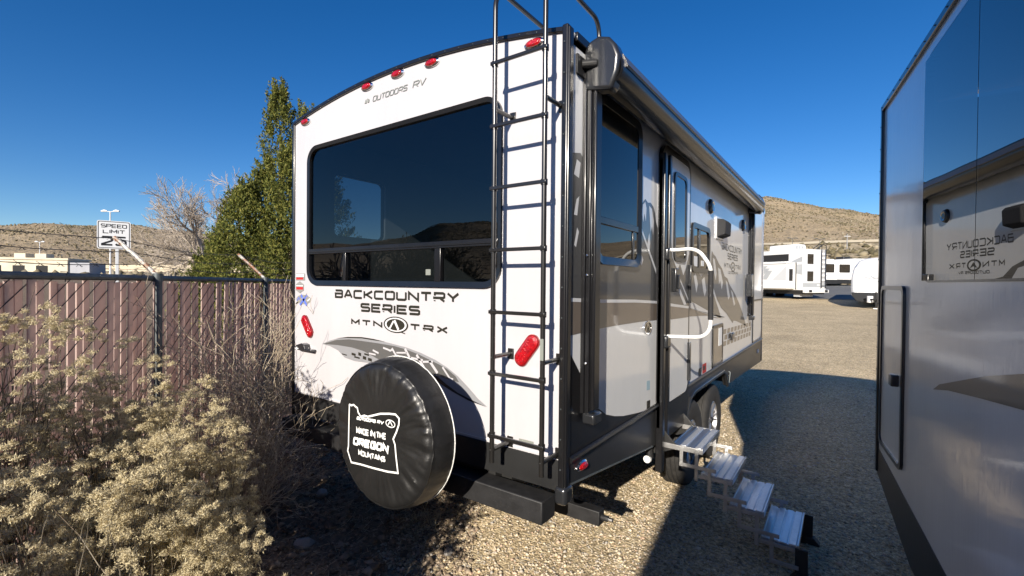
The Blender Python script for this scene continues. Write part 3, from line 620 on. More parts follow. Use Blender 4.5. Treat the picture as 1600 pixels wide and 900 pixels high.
# ladder
LD = MB()
yL = -.155; xL, xR = -.33, -.037
LDo = None
def rail(x, zend, ylen):
    p = [(x, yL, .955)]+[(x, yL, .955+i*.3) for i in range(1, 8)]+[(x, yL, 3.20)]+bez((x, yL, 3.22), (x, yL, 3.325), (x, yL+.11, 3.325))
    p += [(x, .25, 3.325), (x, ylen-.06, 3.325)]+bez((x, ylen-.05, 3.325), (x, ylen+.03, 3.325), (x, ylen+.035, 3.24))+[(x, ylen+.04, 3.12)]
    return p
LDo = MB().tube(rail(xL, 3, .42), .0125, 12).build('ladder', m_tube, TR)
MB().tube(rail(xR, 3, .38), .0125, 12).build('ladder_rail', m_tube, LDo)
for z in (2.945, 2.634, 2.327, 2.02, 1.712, 1.405, 1.093):
    mb = MB(); mb.box(xL-.018, xR+.018, yL-.018, yL-.004, z-.009, z+.009)
    for x in (xL, xR): mb.lathe([(.0165, -.013), (.0165, .013)], (x, yL, z), (0, 0, 1), 12); 
    mb.build('rung', m_tube, LDo, bevel=.003)
for z in (2.722, 1.485, 1.02):
    for x in (xL, xR):
        mb = MB(); mb.tube([(x, yL+.008, z), (x, -.006, z)], .0115, 10); mb.box(x-.014, x+.022, -.008, .0, z-.028, z+.028); mb.ball((x, yL-.013, z), .005, 0, 6, 3); mb.build('standoff', m_tube, LDo, bevel=.002)
mb = MB(); mb.box(xR-.004, xR+.014, yL-.0165, yL-.0125, 1.50, 1.60); mb.build('sticker', m_inkg, LDo)

# spare tyre in its vinyl cover
tc = Vector((-.752, -.40, 1.100))
rs_ = random.Random(3); ph = [rs_.uniform(0, 6.28) for _ in range(6)]
def wr(r, d, w, i):
    k = 1.9*noise.noise(Vector((math.cos(w)*9, math.sin(w)*9, r*5)))+1.2*noise.noise(Vector((math.cos(w+r)*20, math.sin(w+r)*20, r*9)))+.5*noise.noise(Vector((math.cos(w)*3, math.sin(w)*3, r*14)))
    e = max(0., 1-abs(r-.30)/.13)*(.45+.55*max(0, math.cos(w+.9))) if d > .09 else (.45 if -.03 < d < .09 and r > .35 else 0.)
    if d <= .09 and e: return r+.004*k*e, d
    return r, d+.0085*k*e
prof = [(0, .128), (.06, .1285), (.12, .128), (.18, .127), (.24, .125), (.27, .123), (.29, .122), (.305, .1205), (.32, .119), (.333, .1155), (.343, .109), (.35, .100), (.352, .104), (.356, .101), (.355, .095), (.362, .08), (.370, .05), (.3725, .01), (.3725, -.022), (.362, -.034), (.33, -.045), (0, -.05)]
SP = MB().lathe(prof, tc, (0, -1, 0), 220, mod=wr).build('spare_tyre_cover', m_vinyl, TR)
mb = MB(); mb.tube([(tc.x+.3745*math.cos(2*math.pi*i/72), tc.y+.024, tc.z+.3745*math.sin(2*math.pi*i/72)) for i in range(73)], .0026, 6, cap=False); mb.build('piping', m_pipe, SP)
def dcov(u, v):
    r = math.hypot(u-tc.x, v-tc.z); return -tc.y+.1305-.045*max(0, r-.05)**2
ore = [(-.969, 1.225), (-.954, 1.221), (-.932, 1.228), (-.917, 1.221), (-.902, 1.217), (-.895, 1.196), (-.873, 1.177), (-.845, 1.188), (-.817, 1.187), (-.762, 1.205), (-.722, 1.218), (-.657, 1.229), (-.613, 1.233), (-.588, 1.218), (-.590, 1.188), (-.606, 1.151), (-.628, 1.113), (-.615, 1.090), (-.607, 1.033), (-.594, .960), (-.668, .949), (-.774, .941), (-.871, .936), (-.951, .928), (-.982, .982), (-.975, 1.006), (-.969, 1.225)]
mb = MB(); q = []
for a, b in zip(ore, ore[1:]): q += [(a[0]+(b[0]-a[0])*i/4, a[1]+(b[1]-a[1])*i/4) for i in range(4)]
q.append(ore[-1]); L, Q = ribbon(q, .009); n = len(L); mb.add([PR(p.x, p.y, dcov(p.x, p.y)+.0035) for p in L+Q], [(i, i+1, n+i+1, n+i) for i in range(n-1)])
PT = lambda u, v, d: PR(u, v+(u+.8)*.06, d)
dl = lambda u, v: dcov(u, v+(u+.8)*.06)+.0035
lettering(mb, 'OUTDOORS', PT, -.905, 1.163, .018, .02, .0055, dl, total=.145, sub=3, slant=.3); lettering(mb, 'rV', PT, -.745, 1.163, .018, .02, .0055, dl, total=.043, sub=3, slant=.3)
lettering(mb, 'MADE', PT, -.905, 1.092, .032, .03, .0075, dl, total=.094, sub=3); lettering(mb, 'IN', PT, -.793, 1.092, .032, .03, .0075, dl, total=.031, sub=3); lettering(mb, 'THE', PT, -.748, 1.092, .032, .03, .0075, dl, total=.066, sub=3)
lettering(mb, 'OrEGON', PT, -.93, 1.031, .042, .04, .0125, dl, total=.262, sub=3, gap=.42, slant=.12)
lettering(mb, 'MOUNTAINS', PT, -.888, .984, .027, .025, .0065, dl, total=.202, sub=3)
ea = [(-.648+.032*math.cos(a), 1.183+.0165*math.sin(a)) for a in [2*math.pi*i/24 for i in range(25)]]
for pl, w in ((ea, .005), ([(-.664, 1.176), (-.650, 1.195), (-.634, 1.175)], .006)):
    L, Q = ribbon(pl, w); n = len(L); mb.add([PR(p.x, p.y, dcov(p.x, p.y)+.004) for p in L+Q], [(i, i+1, n+i+1, n+i) for i in range(n-1)])
mb.build('cover_print', m_print, SP, smooth=False)
mb = MB(); mb.box(-.80, -.70, -.35, .0, .72, .80); mb.box(-.79, -.71, -.34, -.30, .72, 1.10); mb.build('tyre_carrier', m_chassis, TR)
# bumper beam, jacks
mb = MB(); mb.box(-2.48, -.085, -.07, .06, .672, .787); mb.build('bumper', m_bumper, TR, bevel=.006)
mb = MB(); mb.box(-.36, .02, .36, .43, .52, .60); mb.tube([(.0, .395, .56), (.06, .395, .56)], .017, 8); mb.box(-.6, -.3, .37, .42, .50, .56); mb.build('stabilizer_jack', m_bumper, TR, bevel=.004)
mb = MB(); mb.tube([(.06, .395, .56), (.085, .395, .56)], .011, 8); mb.build('jack_screw', m_chrome, TR)
mb = MB(); mb.box(-.9, -.4, .12, .5, .70, .86); mb.build('outrigger', m_chassis, TR)

# ---- door side: graphics
d1, d2, d3 = .0015, .0025, .0035
MB().sheet([(.033, 1.783), (.033, 2.50), (.13, 2.52), (.22, 2.46), (.33, 2.50), (.55, 2.47), (.70, 2.40), (.80, 2.20), (.86, 2.24), (.94, 2.268), (.985, 2.38), (1.03, 2.40), (1.077, 2.43), (1.13, 2.412), (1.18, 2.42), (1.24, 2.40), (1.28, 2.36), (1.30, 2.30), (1.34, 2.26), (1.34, 1.734), (.9, 1.755), (.4, 1.768)], PS, d1).build('mountain_decal', m_char, TR, smooth=False)
mb = MB()
for pl in ([(1.0, 2.32), (1.03, 2.385), (1.075, 2.41), (1.10, 2.37), (1.09, 2.28), (1.06, 2.33), (1.04, 2.27), (1.02, 2.31)], [(1.15, 2.395), (1.21, 2.38), (1.25, 2.30), (1.24, 2.20), (1.215, 2.26), (1.19, 2.22), (1.17, 2.30)], [(1.12, 2.12), (1.16, 2.21), (1.18, 2.14), (1.16, 2.06)], [(.06, 2.40), (.09, 2.48), (.13, 2.47), (.115, 2.39)], [(.065, 2.2), (.09, 2.28), (.12, 2.30), (.10, 2.20)], [(.07, 2.05), (.10, 2.14), (.12, 2.12), (.09, 2.04)], [(.965, 2.02), (1.01, 2.06), (1.05, 2.02), (1.02, 1.98)]):
    MB().sheet(pl, PS, d2).build('snow_decal', m_snow, TR, smooth=False)
mb.sheet([(.955, 2.25), (.985, 2.25), (1.31, 1.965), (1.31, 1.93)], PS, d3); mb.build('snow_decal', m_snow, TR, smooth=False)
MB().sheet([(.033, 1.768), (.033, 1.787), (.4, 1.770), (.9, 1.757), (1.34, 1.736), (1.34, 1.718), (.9, 1.738), (.4, 1.752)], PS, d2).build('stripe_decal', m_snow, TR, smooth=False)
MB().sheet([(.033, 1.767), (.4, 1.751), (.9, 1.737), (1.34, 1.717), (1.34, 1.599), (1.0, 1.608), (.6, 1.611), (.25, 1.608), (.033, 1.60)], PS, d1).build('taupe_band', m_taupe, TR, smooth=False)
MB().sheet([(.033, .99), (.033, 1.52), (.144, 1.402), (.25, 1.28), (.379, 1.165), (.48, 1.11), (.602, 1.073), (.73, 1.045), (.857, 1.026), (1.0, 1.006), (1.16, .99)], PS, d2).build('black_decal', m_black, TR, smooth=False)
# right of the door
MB().sheet([(2.10, 2.06), (2.16, 1.98), (2.22, 2.02), (2.30, 1.95), (2.42, 2.0), (2.6, 1.93), (2.8, 1.99), (2.977, 1.89), (3.1, 1.78), (3.217, 1.69), (3.35, 1.60), (3.50, 1.492), (3.1, 1.55), (2.732, 1.615), (2.4, 1.68), (2.10, 1.735)], PS, d1).build('mountain_decal', m_char, TR, smooth=False)
MB().sheet([(3.014, 2.20), (3.10, 2.165), (3.188, 2.15), (3.35, 2.08), (3.506, 2.035), (3.65, 1.95), (3.80, 1.93), (3.936, 1.856), (4.25, 1.75), (4.564, 1.615), (4.85, 1.46), (5.114, 1.284), (4.80, 1.34), (4.365, 1.405), (4.2, 1.42), (4.15, 1.39), (3.778, 1.526), (3.5, 1.60), (3.277, 1.70), (3.1, 1.83), (2.99, 1.95), (2.99, 2.08)], PS, d1).build('mountain_decal', m_char, TR, smooth=False)
mb = MB()
for pl in ([(3.06, 2.13), (3.14, 2.12), (3.24, 1.98), (3.2, 1.90), (3.12, 1.98)], [(3.30, 2.04), (3.42, 2.02), (3.56, 1.88), (3.50, 1.80), (3.42, 1.90), (3.36, 1.86)], [(3.70, 1.91), (3.80, 1.88), (3.95, 1.72), (3.86, 1.68), (3.78, 1.78)], [(4.0, 1.80), (4.12, 1.76), (4.28, 1.62), (4.2, 1.60)], [(2.15, 1.95), (2.2, 1.98), (2.25, 1.88), (2.22, 1.80), (2.17, 1.88)], [(2.33, 1.93), (2.40, 1.96), (2.48, 1.86), (2.43, 1.78)], [(2.62, 1.90), (2.72, 1.93), (2.80, 1.80), (2.74, 1.74), (2.68, 1.80)]):
    MB().sheet(pl, PS, d2).build('snow_decal', m_snow, TR, smooth=False)
MB().sheet([(2.10, 1.664), (2.5, 1.61), (2.9, 1.56), (3.25, 1.505), (3.62, 1.484), (3.2, 1.522), (2.863, 1.552), (2.5, 1.568), (2.10, 1.582)], PS, d2).build('taupe_band', m_taupe, TR, smooth=False)
MB().sheet([(2.08, 1.74), (2.5, 1.665), (3.0, 1.575), (3.5, 1.492), (3.7, 1.49), (3.2, 1.515), (2.5, 1.615), (2.08, 1.67)], PS, d3).build('stripe_decal', m_snow, TR, smooth=False)
# faint tread print low on the far side
mb = MB()
for i in range(9):
    for j in range(3):
        y0 = 3.62+i*.21+(j % 2)*.06; z0 = 1.165+j*.068-.004*i
        mb.sheet([(y0, z0), (y0+.15, z0-.004), (y0+.17, z0+.05), (y0+.02, z0+.054)], PS, d1)
mb.build('tread_decal', m_taupe, TR, smooth=False)
mb = MB()
lettering(mb, 'BACKCOUNTRY', PS, 3.49, 2.243, .078, .09, .013, d1, total=1.19); lettering(mb, 'SERIES', PS, 3.80, 2.150, .072, .09, .014, d1, total=.60)
mb.build('lettering', m_ink, TR, smooth=False); mb = MB()
lettering(mb, 'MTN', PS, 3.63, 2.045, .056, .09, .011, d1, total=.33, gap=.5); lettering(mb, 'TRX', PS, 4.28, 2.045, .056, .09, .011, d1, total=.33, gap=.5)
lettering(mb, 'OUTDOORS', PS, 3.86, 1.985, .030, .05, .006, d1, total=.42, slant=.2); mb.build('lettering', m_ink, TR, smooth=False); mb = MB(); lettering(mb, 'rV', PS, 4.33, 1.985, .030, .05, .006, d1, total=.1, slant=.2)
mb.build('lettering', m_ink, TR, smooth=False); mb = MB(); mb.ring(el(.13, .058, 32, (4.12, 2.07)), el(.10, .044, 32, (4.12, 2.07)), PS, .001, .002); mb.sheet([(4.05, 2.04), (4.12, 2.10), (4.19, 2.04), (4.12, 2.06)], PS, .002)
mb.build('emblem', m_ink, TR, smooth=False)
# badge and stickers left of the door
mb = MB(); mb.prism(el(.072, .042, 28, (1.146, 1.558)), PS, 0, .006, 0); mb.ring(el(.074, .044, 28, (1.146, 1.558)), el(.062, .036, 28, (1.146, 1.558)), PS, 0, .009, 1)
L, Q = ribbon([(1.10, 1.535), (1.14, 1.59), (1.185, 1.535)], .012); mb.add([PS(p.x, p.y, .0085) for p in L+Q], [(0, 1, 4, 3), (1, 2, 5, 4)], 1); mb.build('badge', [m_ink, m_chrome], TR)
mb = MB(); mb.sheet([(1.15, 1.125), (1.215, 1.12), (1.215, 1.185), (1.15, 1.19)], PS, d1); mb.build('sticker', mat('pale_blue_print', (.32, .45, .52), .5), TR, smooth=False)
mb = MB(); mb.sheet([(1.155, .998), (1.225, .992), (1.225, 1.045), (1.155, 1.05)], PS, d1); mb.build('sticker', m_ink, TR, smooth=False)
mb = MB(); mb.sheet([(2.55, .995), (2.66, .995), (2.66, 1.07), (2.55, 1.07)], PS, d1, 0); mb.sheet([(2.70, 1.0), (2.85, 1.0), (2.85, 1.09), (2.70, 1.09)], PS, d1, 1); mb.sheet([(2.72, 1.03), (2.8, 1.03), (2.8, 1.07), (2.72, 1.07)], PS, d2, 0); mb.build('sticker', [m_ink, m_stk[1]], TR, smooth=False)
mb = MB(); mb.prism([(1.0, 1.586), (1.30, 1.553), (1.30, 1.510), (1.02, 1.514)], PS, 0, .0012); 
# side window
SW = MB().ring(rrect(.30, .962, 1.965, 2.895, .085, 8), rrect(.345, .918, 2.01, 2.85, .055, 8), PS, -.03, .022, bi=.012).build('window_frame', m_trim, TR)
MB().box(-.02, .017, .345, .918, 2.186, 2.226).build('window_bar', m_trim, SW, bevel=.003)
MB().box(-.02, .013, .835, .862, 2.01, 2.19).build('window_mullion', m_trim, SW, bevel=.003)
pane(SW, PS, .335, .925, 2.205, 2.86, .008, m_tintside); pane(SW, PS, .335, .848, 2.0, 2.205, .0065, m_tintside); pane(SW, PS, .848, .925, 2.0, 2.205, .0075, m_tintside)
# entry door
DF = MB().ring(rrect(1.345, 2.10, .70, 2.875, .12, 8), rrect(1.50, 2.075, .96, 2.835, .09, 8), PS, 0, .030).build('door_frame', m_trim, TR)
mb = MB(); mb.box(0, .052, 1.345, 1.40, .50, 2.80); mb.box(0, .058, 1.44, 1.485, .70, 2.80); mb.build('hinge_post', m_trim, DF, bevel=.008, bseg=3)
DR = MB().prism(rrect(1.505, 2.070, .965, 2.83, .085, 8), PS, .004, .030).build('entry_door', m_sidew, TR)
DW = MB().ring(rrect(1.615, 1.955, 2.035, 2.725, .06), rrect(1.645, 1.925, 2.065, 2.695, .04), PS, .03, .042).build('window_frame', m_trim, DR)
pane(DW, PS, 1.64, 1.93, 2.06, 2.70, .036, m_mirror)
dd = .0315
MB().sheet([(1.515, 1.72), (1.515, 2.10), (1.56, 2.20), (1.60, 2.06), (1.66, 2.02), (1.72, 1.96), (1.80, 2.02), (1.90, 1.93), (1.98, 2.0), (2.065, 2.12), (2.065, 1.665)], PS, dd).build('mountain_decal', m_char, DR, smooth=False)
mb = MB(); mb.sheet([(1.515, 1.695), (1.515, 1.715), (2.065, 1.675), (2.065, 1.655)], PS, dd+.001); mb.sheet([(1.60, 1.92), (1.66, 1.92), (2.0, 1.69), (1.92, 1.69)], PS, dd+.001); mb.sheet([(1.75, 1.92), (1.78, 1.92), (2.06, 1.73), (2.04, 1.72)], PS, dd+.001); mb.build('snow_decal', m_snow, DR, smooth=False)
MB().sheet([(1.515, 1.592), (1.515, 1.694), (2.065, 1.654), (2.065, 1.582)], PS, dd).build('taupe_band', m_taupe, DR, smooth=False)
mb = MB(); mb.box(.03, .062, 1.60, 1.68, 1.80, 1.98); mb.box(.062, .075, 1.62, 1.665, 1.82, 1.93); mb.build('door_lock', m_plast, DR, bevel=.008); 
MB().box(.0305, .0325, 1.50, 1.53, 1.82, 1.95).build('sticker', m_print, DR)
for z in (1.70, 1.05): MB().box(.03, .055, 2.045, 2.075, z, z+.32).build('door_hinge', m_plast, DR, bevel=.004)
# grab handle
GH = MB(); path = [(.055, 1.42, 2.105)]+[(.12, 1.42, 2.105), (.19, 1.42, 2.108)]+bez((.20, 1.42, 2.108), (.265, 1.42, 2.105), (.30, 1.42, 2.05), 6)+bez((.31, 1.42, 2.035), (.348, 1.42, 1.985), (.348, 1.42, 1.93), 6)+[(.348, 1.42, 1.8), (.350, 1.42, 1.62)]+bez((.350, 1.42, 1.60), (.352, 1.42, 1.50), (.26, 1.42, 1.487), 8)+[(.15, 1.42, 1.482), (.055, 1.42, 1.478)]
GHo = GH.tube(path, .0135, 12).build('grab_handle', m_handle, TR)
MB().tube([(.348, 1.42, 1.955), (.3485, 1.42, 1.78), (.350, 1.42, 1.615)], .0175, 12).build('foam_grip', m_foam, GHo)
for z in (2.085, 1.45): 
    mb = MB(); mb.box(.0, .075, 1.36, 1.45, z-.055, z+.035); mb.build('hinge_bracket', m_plast, GHo, bevel=.015, bseg=3)
# small window, vent, speakers, fridge door etc.
QW = MB().ring(rrect(2.215, 2.875, 1.965, 2.405, .07), rrect(2.26, 2.83, 2.01, 2.36, .05), PS, 0, .02).build('window_frame', m_trim, TR)
pane(QW, PS, 2.255, 2.835, 2.005, 2.365, .008, m_mirror); MB().box(.006, .017, 2.44, 2.50, 2.01, 2.36).build('window_mullion', m_trim, QW, bevel=.002)
MB().box(.009, .0105, 2.28, 2.42, 2.02, 2.11).build('sticker', m_print, QW)
MB().box(.009, .0105, 2.56, 2.66, 2.03, 2.08).build('sticker', m_print, QW)
def speaker(y, z):
    b = MB(); b.lathe([(0, .028), (.05, .03), (.065, .026), (.075, .01), (.076, 0)], (0, y, z), (1, 0, 0), 24); o = b.build('outdoor_speaker', m_plast, TR)
    MB().lathe([(.045, .030), (.052, .034), (.033, .030)], (0, y, z), (1, 0, 0), 24).build('speaker_ring', m_chrome, o)
speaker(2.92, 2.63); speaker(4.71, 2.63)
mb = MB(); mb.prism([(0, 2.55), (.07, 2.535), (.095, 2.51), (.09, 2.38), (0, 2.35)], lambda u, v, d: (u, d, v), 3.20, 3.48); mb.build('vent_hood', m_foam, TR, bevel=.01)
mb = MB(); mb.box(0, .012, 3.16, 3.52, 2.335, 2.56); mb.build('vent_flange', m_sidew, TR, bevel=.006)
FD = MB().ring(rrect(3.07, 3.56, .99, 1.435, .04), rrect(3.10, 3.53, 1.02, 1.405, .03), PS, 0, .014).build('hatch_frame', m_trim, TR)
MB().prism(rrect(3.10, 3.53, 1.02, 1.405, .03), PS, 0, .010).build('hatch_panel', m_taupe, FD); MB().box(.010, .0112, 3.34, 3.50, 1.20, 1.39).build('sticker', m_print, FD)
mb = MB(); mb.box(0, .03, 3.98, 4.13, 1.205, 1.285); mb.build('outlet_cover', m_plast, TR, bevel=.01)
CD = MB().ring(rrect(5.62, 6.50, 1.0, 1.64, .03), rrect(5.645, 6.475, 1.025, 1.615, .03), PS, 0, .012).build('hatch_frame', m_trim, TR)
MB().prism(rrect(5.645, 6.475, 1.025, 1.615, .03), PS, 0, .006).build('hatch_panel', m_sidew, CD)
mb = MB(); mb.tube([(.005, 3.93, .84), (.022, 3.93, .83), (.022, 3.87, .72), (.005, 3.87, .70)], .006, 8); mb.build('skirt_handle', m_galv, TR)
MB().box(.004, .012, 6.10, 6.22, .80, .85).build('reflector', m_print, TR)
# step recess and carrier under the door
mb = MB(); mb.box(-.5, -.02, 1.41, 2.01, .815, .835); mb.box(-.52, -.5, 1.41, 2.01, .6, .83); mb.build('step_recess', m_dark, TR)
mb = MB(); mb.prism([(1.42, .80), (1.98, .84), (1.98, .77), (1.42, .73)], PS, .006, .02); mb.build('step_trim', m_galv, TR)
for y in (1.44, 1.97):
    mb = MB(); mb.prism([(-.30, .85), (.02, .80), (.12, .70), (.10, .655), (-.02, .60), (-.30, .62)], lambda u, v, d: (u, d, v), y-.006, y+.006); mb.ball((.02, y-.01, .74), .014, 0, 8, 4); mb.build('step_bracket', m_chassis, TR, bevel=.003)
# sewer/handle end at the rear of the steps
mb = MB(); mb.lathe([(0, .0), (.018, 0), (.026, .01), (.026, .04), (0, .04)], (-.03, 1.30, .60), (0, -1, .2), 18); mb.build('hose_cap', m_handle, TR)
mb = MB(); mb.tube([(-.06, 1.36, .84), (-.04, 1.33, .70), (-.03, 1.33, .60)], .025, 10); mb.build('drain_pipe', m_chassis, TR)
# wheels
def wheel(y, side):
    ax = (side, 0, 0); xc = -.14 if side > 0 else -WT+.14; c = (xc, y, .39)
    half = [(.20, .09), (.22, .105), (.26, .112), (.31, .115), (.345, .112), (.368, .103), (.383, .088), (.389, .075)]
    pr = half[:]; 
    for g in (.06, .02, -.02, -.06): pr += [(.39, g+.014), (.378, g+.011), (.378, g-.001), (.39, g-.004)] if g != -.06 else [(.39, g+.014), (.378, g+.011), (.389, g)]
    pr += [(r, -d) for r, d in reversed(half)]
    def tread(r, d, w, i):
        if r > .38: r -= .006*(1 if (math.sin(34*w+d*30) > .82) else 0)
        return r, d
    root = MB().lathe(pr, c, ax, 120, mod=tread).build('wheel', m_rubber, TR)
    root.name = 'wheel'
    mb = MB(); mb.lathe([(.205, .095), (.198, .10), (.19, .075), (.185, -.09), (.205, -.095)], c, ax, 48, 0); mb.lathe([(0, .02), (.19, .015)], c, ax, 32, 1)
    for k in range(6):
        w = 2*math.pi*k/6; a = Vector((0, math.cos(w), math.sin(w))); b = Vector((0, -math.sin(w), math.cos(w))); cc = Vector(c)
        for sg in (-1, 1):
            p0 = cc+Vector((side*.075, 0, 0))+b*sg*.014; p1 = cc+a*.19+b*sg*.035+Vector((side*.09, 0, 0))
            mb.tube([p0+a*.03, p0+a*.1, p1], [.013, .012, .011], 6, 0)
    mb.lathe([(0, .10), (.03, .098), (.038, .085), (.04, .03)], c, ax, 20, 1)
    mb.build('rim', [m_rim, m_rimd], root)
for s_ in (1, -1):
    for y in (2.5, 3.36): wheel(y, s_)
# awning
AW = MB(); rc = (.128, .0, 2.925)
AWo = MB().lathe([(.075, .16), (.083, .17), (.085, .25), (.085, 5.05), (.075, 5.1)], (.128, 0, 2.925), (0, 1, 0), 28).build('awning', m_trim, TR)
mb = MB(); mb.prism([(.0, 3.02), (.06, 3.015), (.128, 3.012), (.19, 2.985), (.216, 2.925), (.205, 2.88), (.216, 2.925), (.222, 2.93), (.195, 2.992), (.128, 3.02), (.0, 3.035)][:5]+[(.217, 2.93), (.222, 2.935), (.195, 2.995), (.128, 3.02), (.0, 3.03)], lambda u, v, d: (u, d, v), .20, 5.06); mb.build('awning_cover', mat('grey_awning_metal', (.075, .072, .07), .35, coat=.4, crough=.2), AWo)
sh = [(.008, 3.04), (.03, 3.080), (.085, 3.096), (.140, 3.078), (.175, 3.035), (.198, 2.975), (.19, 2.90), (.155, 2.815), (.012, 2.84)]
for y0, y1 in ((.145, .235), (5.08, 5.18)):
    MB().prism(sh, lambda u, v, d: (u, d, v), y0, y1).build('awning_head', m_plast, AWo, bevel=.018, bseg=3)
for y, zb in ((.150, 1.17), (5.18, 1.40)):
    mb = MB(); mb.box(.0, .022, y+.0, y+.095, zb+.02, 3.0); mb.build('arm_channel', m_trim, AWo, bevel=.004)
    mb = MB(); mb.box(.022, .046, y+.008, y+.084, zb, 2.86); mb.box(.046, .054, y+.015, y+.025, zb+.03, 2.85); mb.box(.046, .054, y+.065, y+.075, zb+.03, 2.85); mb.build('awning_arm', m_trim, AWo, bevel=.004)
    mb = MB(); mb.box(.054, .074, y+.012, y+.08, zb+.04, 2.84); mb.build('awning_arm', m_trim, AWo, bevel=.006)
    mb = MB(); mb.box(.015, .085, y-.003, y+.092, zb-.03, zb+.025); mb.build('arm_foot', m_plast, AWo, bevel=.01)
    for z in (1.9, 2.0, 1.45): MB().ball((.032, y+.004, z), .008, 0, 8, 4).build('bolt', m_chrome, AWo)
mb = MB(); mb.tube([(.01, .12, 2.96), (.08, .15, 2.96)], .022, 8); mb.box(0, .012, .07, .15, 2.90, 3.0); mb.build('awning_bracket', m_chassis, AWo, bevel=.004)
mb = MB(); mb.box(.03, .10, 4.86, 5.0, 1.70, 2.0); mb.build('arm_latch', m_plast, AWo, bevel=.01)

# folding entry steps: four treads and their linkage
ST = MB(); treads = [(.10, .305, .700), (.30, .500, .533), (.488, .690, .370), (.680, .885, .212)]
STo = MB().box(.02, .31, 1.425, 1.437, .662, .700).build('entry_steps', m_alud, TR, bevel=.003)
MB().box(.02, .31, 1.963, 1.975, .662, .700).build('side_rail', m_alud, STo, bevel=.003)
for x0, x1, z in treads:
    mb = MB(); mb.box(x0, x1, 1.44, 1.96, z-.028, z-.006)
    for k in range(4):
        a = x0+(x1-x0)*(k+.04)/4; b = x0+(x1-x0)*(k+.80)/4; mb.box(a, b, 1.437, 1.963, z-.007, z-.001+(.003 if k % 2 else 0), k % 2)
    for a in (x0-.004, x1-.006): mb.box(a, a+.010, 1.435, 1.965, z-.034, z+.004)
    mb.build('tread', [m_alu, m_alub], STo, bevel=.002)
for y, s_ in ((1.43, -1), (1.97, 1)):
    for i in range(4):
        dx, dz = .192*i, -.163*i; x = .165+dx
        def bar(x0, x1, z0, z1, k): 
            yy = y+s_*(.002+.007*k); MB().box(x0, x1, yy-.003, yy+.003, z0, z1).build('link_bar', m_alud, STo, bevel=.0015)
        if i < 3:
            bar(x-.012, x+.012, .555+dz, .69+dz+(.04 if i else 0), 1); bar(x+.092, x+.116, .475+dz, .69+dz, 1); bar(x-.012, x+.235, .560+dz, .586+dz, 2); bar(x+.09, x+.335, .497+dz, .522+dz, 0)
        else:
            bar(x-.012, x+.012, .555+dz, .73+dz, 1); bar(x-.012, x+.15, .558+dz, .584+dz, 2)
    mb = MB(); yy = y+s_*.004; mb.box(.87, .94, yy-.005, yy+.005, .03, .20); mb.prism([(.84, .0), (.98, .0), (.985, .012), (.95, .05), (.88, .05), (.845, .012)], lambda u, v, d: (u, d, v), yy-.03, yy+.03); mb.build('step_foot', m_chassis, STo, bevel=.003)

# =================================================================== SECOND TRAILER, close on the right
T2 = empty('travel_trailer', (1.31, 2.2, 0), R(6.7), 'silver grey travel trailer close on the right with wide dark window', 'travel trailer')
PW = lambda u, v, d: (-d, u, v)                    # its wall faces local -x
L2 = -9.8  # length past the visible wall is made up to cast the ground shadow
mb = MB(); o_, i_ = star([(0, .60), (0, 3.10), (-2.95, 3.10), (-2.95, .60)], rrect(-2.70, -1.03, 1.90, 3.0, .10), (-1.9, 2.4)); mb.ring(o_, i_, PW, -.04, 0)
mb.box(0, .04, -3.75, -2.95, .60, 3.10); mb.box(0, .04, -7.3, -3.75, .60, 2.44); mb.box(-.06, .04, L2, -7.3, .60, 3.5); mb.build('side_wall', m_silver, T2, smooth=False)  # unseen low and tall sections are invented, stepped to shape the ground shadow
mb = MB(); mb.box(0, 2.44, 0, .03, .60, 3.10); mb.box(2.40, 2.44, -3.75, 0, .60, 3.10); mb.box(2.40, 2.44, L2, -3.75, .60, 2.40); mb.box(0, 2.44, L2-.03, L2, .60, 3.46); mb.build('end_wall', m_silver, T2, smooth=False)  # end and far wall also close the invented shadow-casting sections
ar2 = [(2.44*i/24, 3.21-.09*((i-12)/12)**2+.012) for i in range(25)]
mb = MB(); mb.prism(ar2+[(x, z-.06) for x, z in reversed(ar2)], lambda u, v, d: (u, d, v), -3.75, .03); mb.box(0, 2.44, -7.3, -3.75, 2.40, 2.46); mb.box(0, 2.44, -3.78, -3.74, 2.4, 3.12); mb.box(-.06, 2.44, -7.32, -7.28, 2.4, 3.5); mb.box(-.06, 2.44, L2, -7.3, 3.46, 3.52); mb.build('roof', m_silver, T2)  # stepped roof out of view is added for its shadow outline
mb = MB(); mb.box(-.016, .03, -3.74, .02, 3.085, 3.125); mb.build('gutter_rail', m_trim, T2, bevel=.005)
mb = MB(); mb.prism([(-.012, 3.12), (.10, 3.205), (.13, 3.205), (.03, 3.12)], lambda u, v, d: (u, d, v), -3.74, .025); mb.build('roof_edge', m_skirt, T2)
mb = MB(); mb.box(-.016, .03, -.028, .018, .55, 3.12); mb.build('corner_trim', m_trim, T2, bevel=.008, bseg=3)
mb = MB(); mb.prism([(.01, .54), (.01, .72), (-1.5, .60), (L2, .60), (L2, .34), (-.9, .34)], PW, -.03, .004); mb.build('side_skirt', m_skirt, T2)
mb = MB(); mb.box(.1, 2.3, L2, -.1, .45, .6); mb.build('underbelly', m_chassis, T2)
mb = MB(); mb.box(.05, 2.38, L2, -.05, .605, .63); mb.build('cabin_floor', m_dark, T2)
mb = MB()
for i in range(22): mb.ball((-.018, -.03-.17*i, 3.105), .004, 0, 6, 3); 
for i in range(16): mb.ball((-.018, -.004, .65+.155*i), .004, 0, 6, 3)
tag(mb.build('trim_screws', m_galv, T2), kind='stuff')
W2 = MB().ring(rrect(-2.72, -1.01, 1.878, 3.02, .12, 8), rrect(-2.70, -1.03, 1.90, 3.0, .10, 8), PW, -.03, .003).build('window_frame', m_trim, T2)
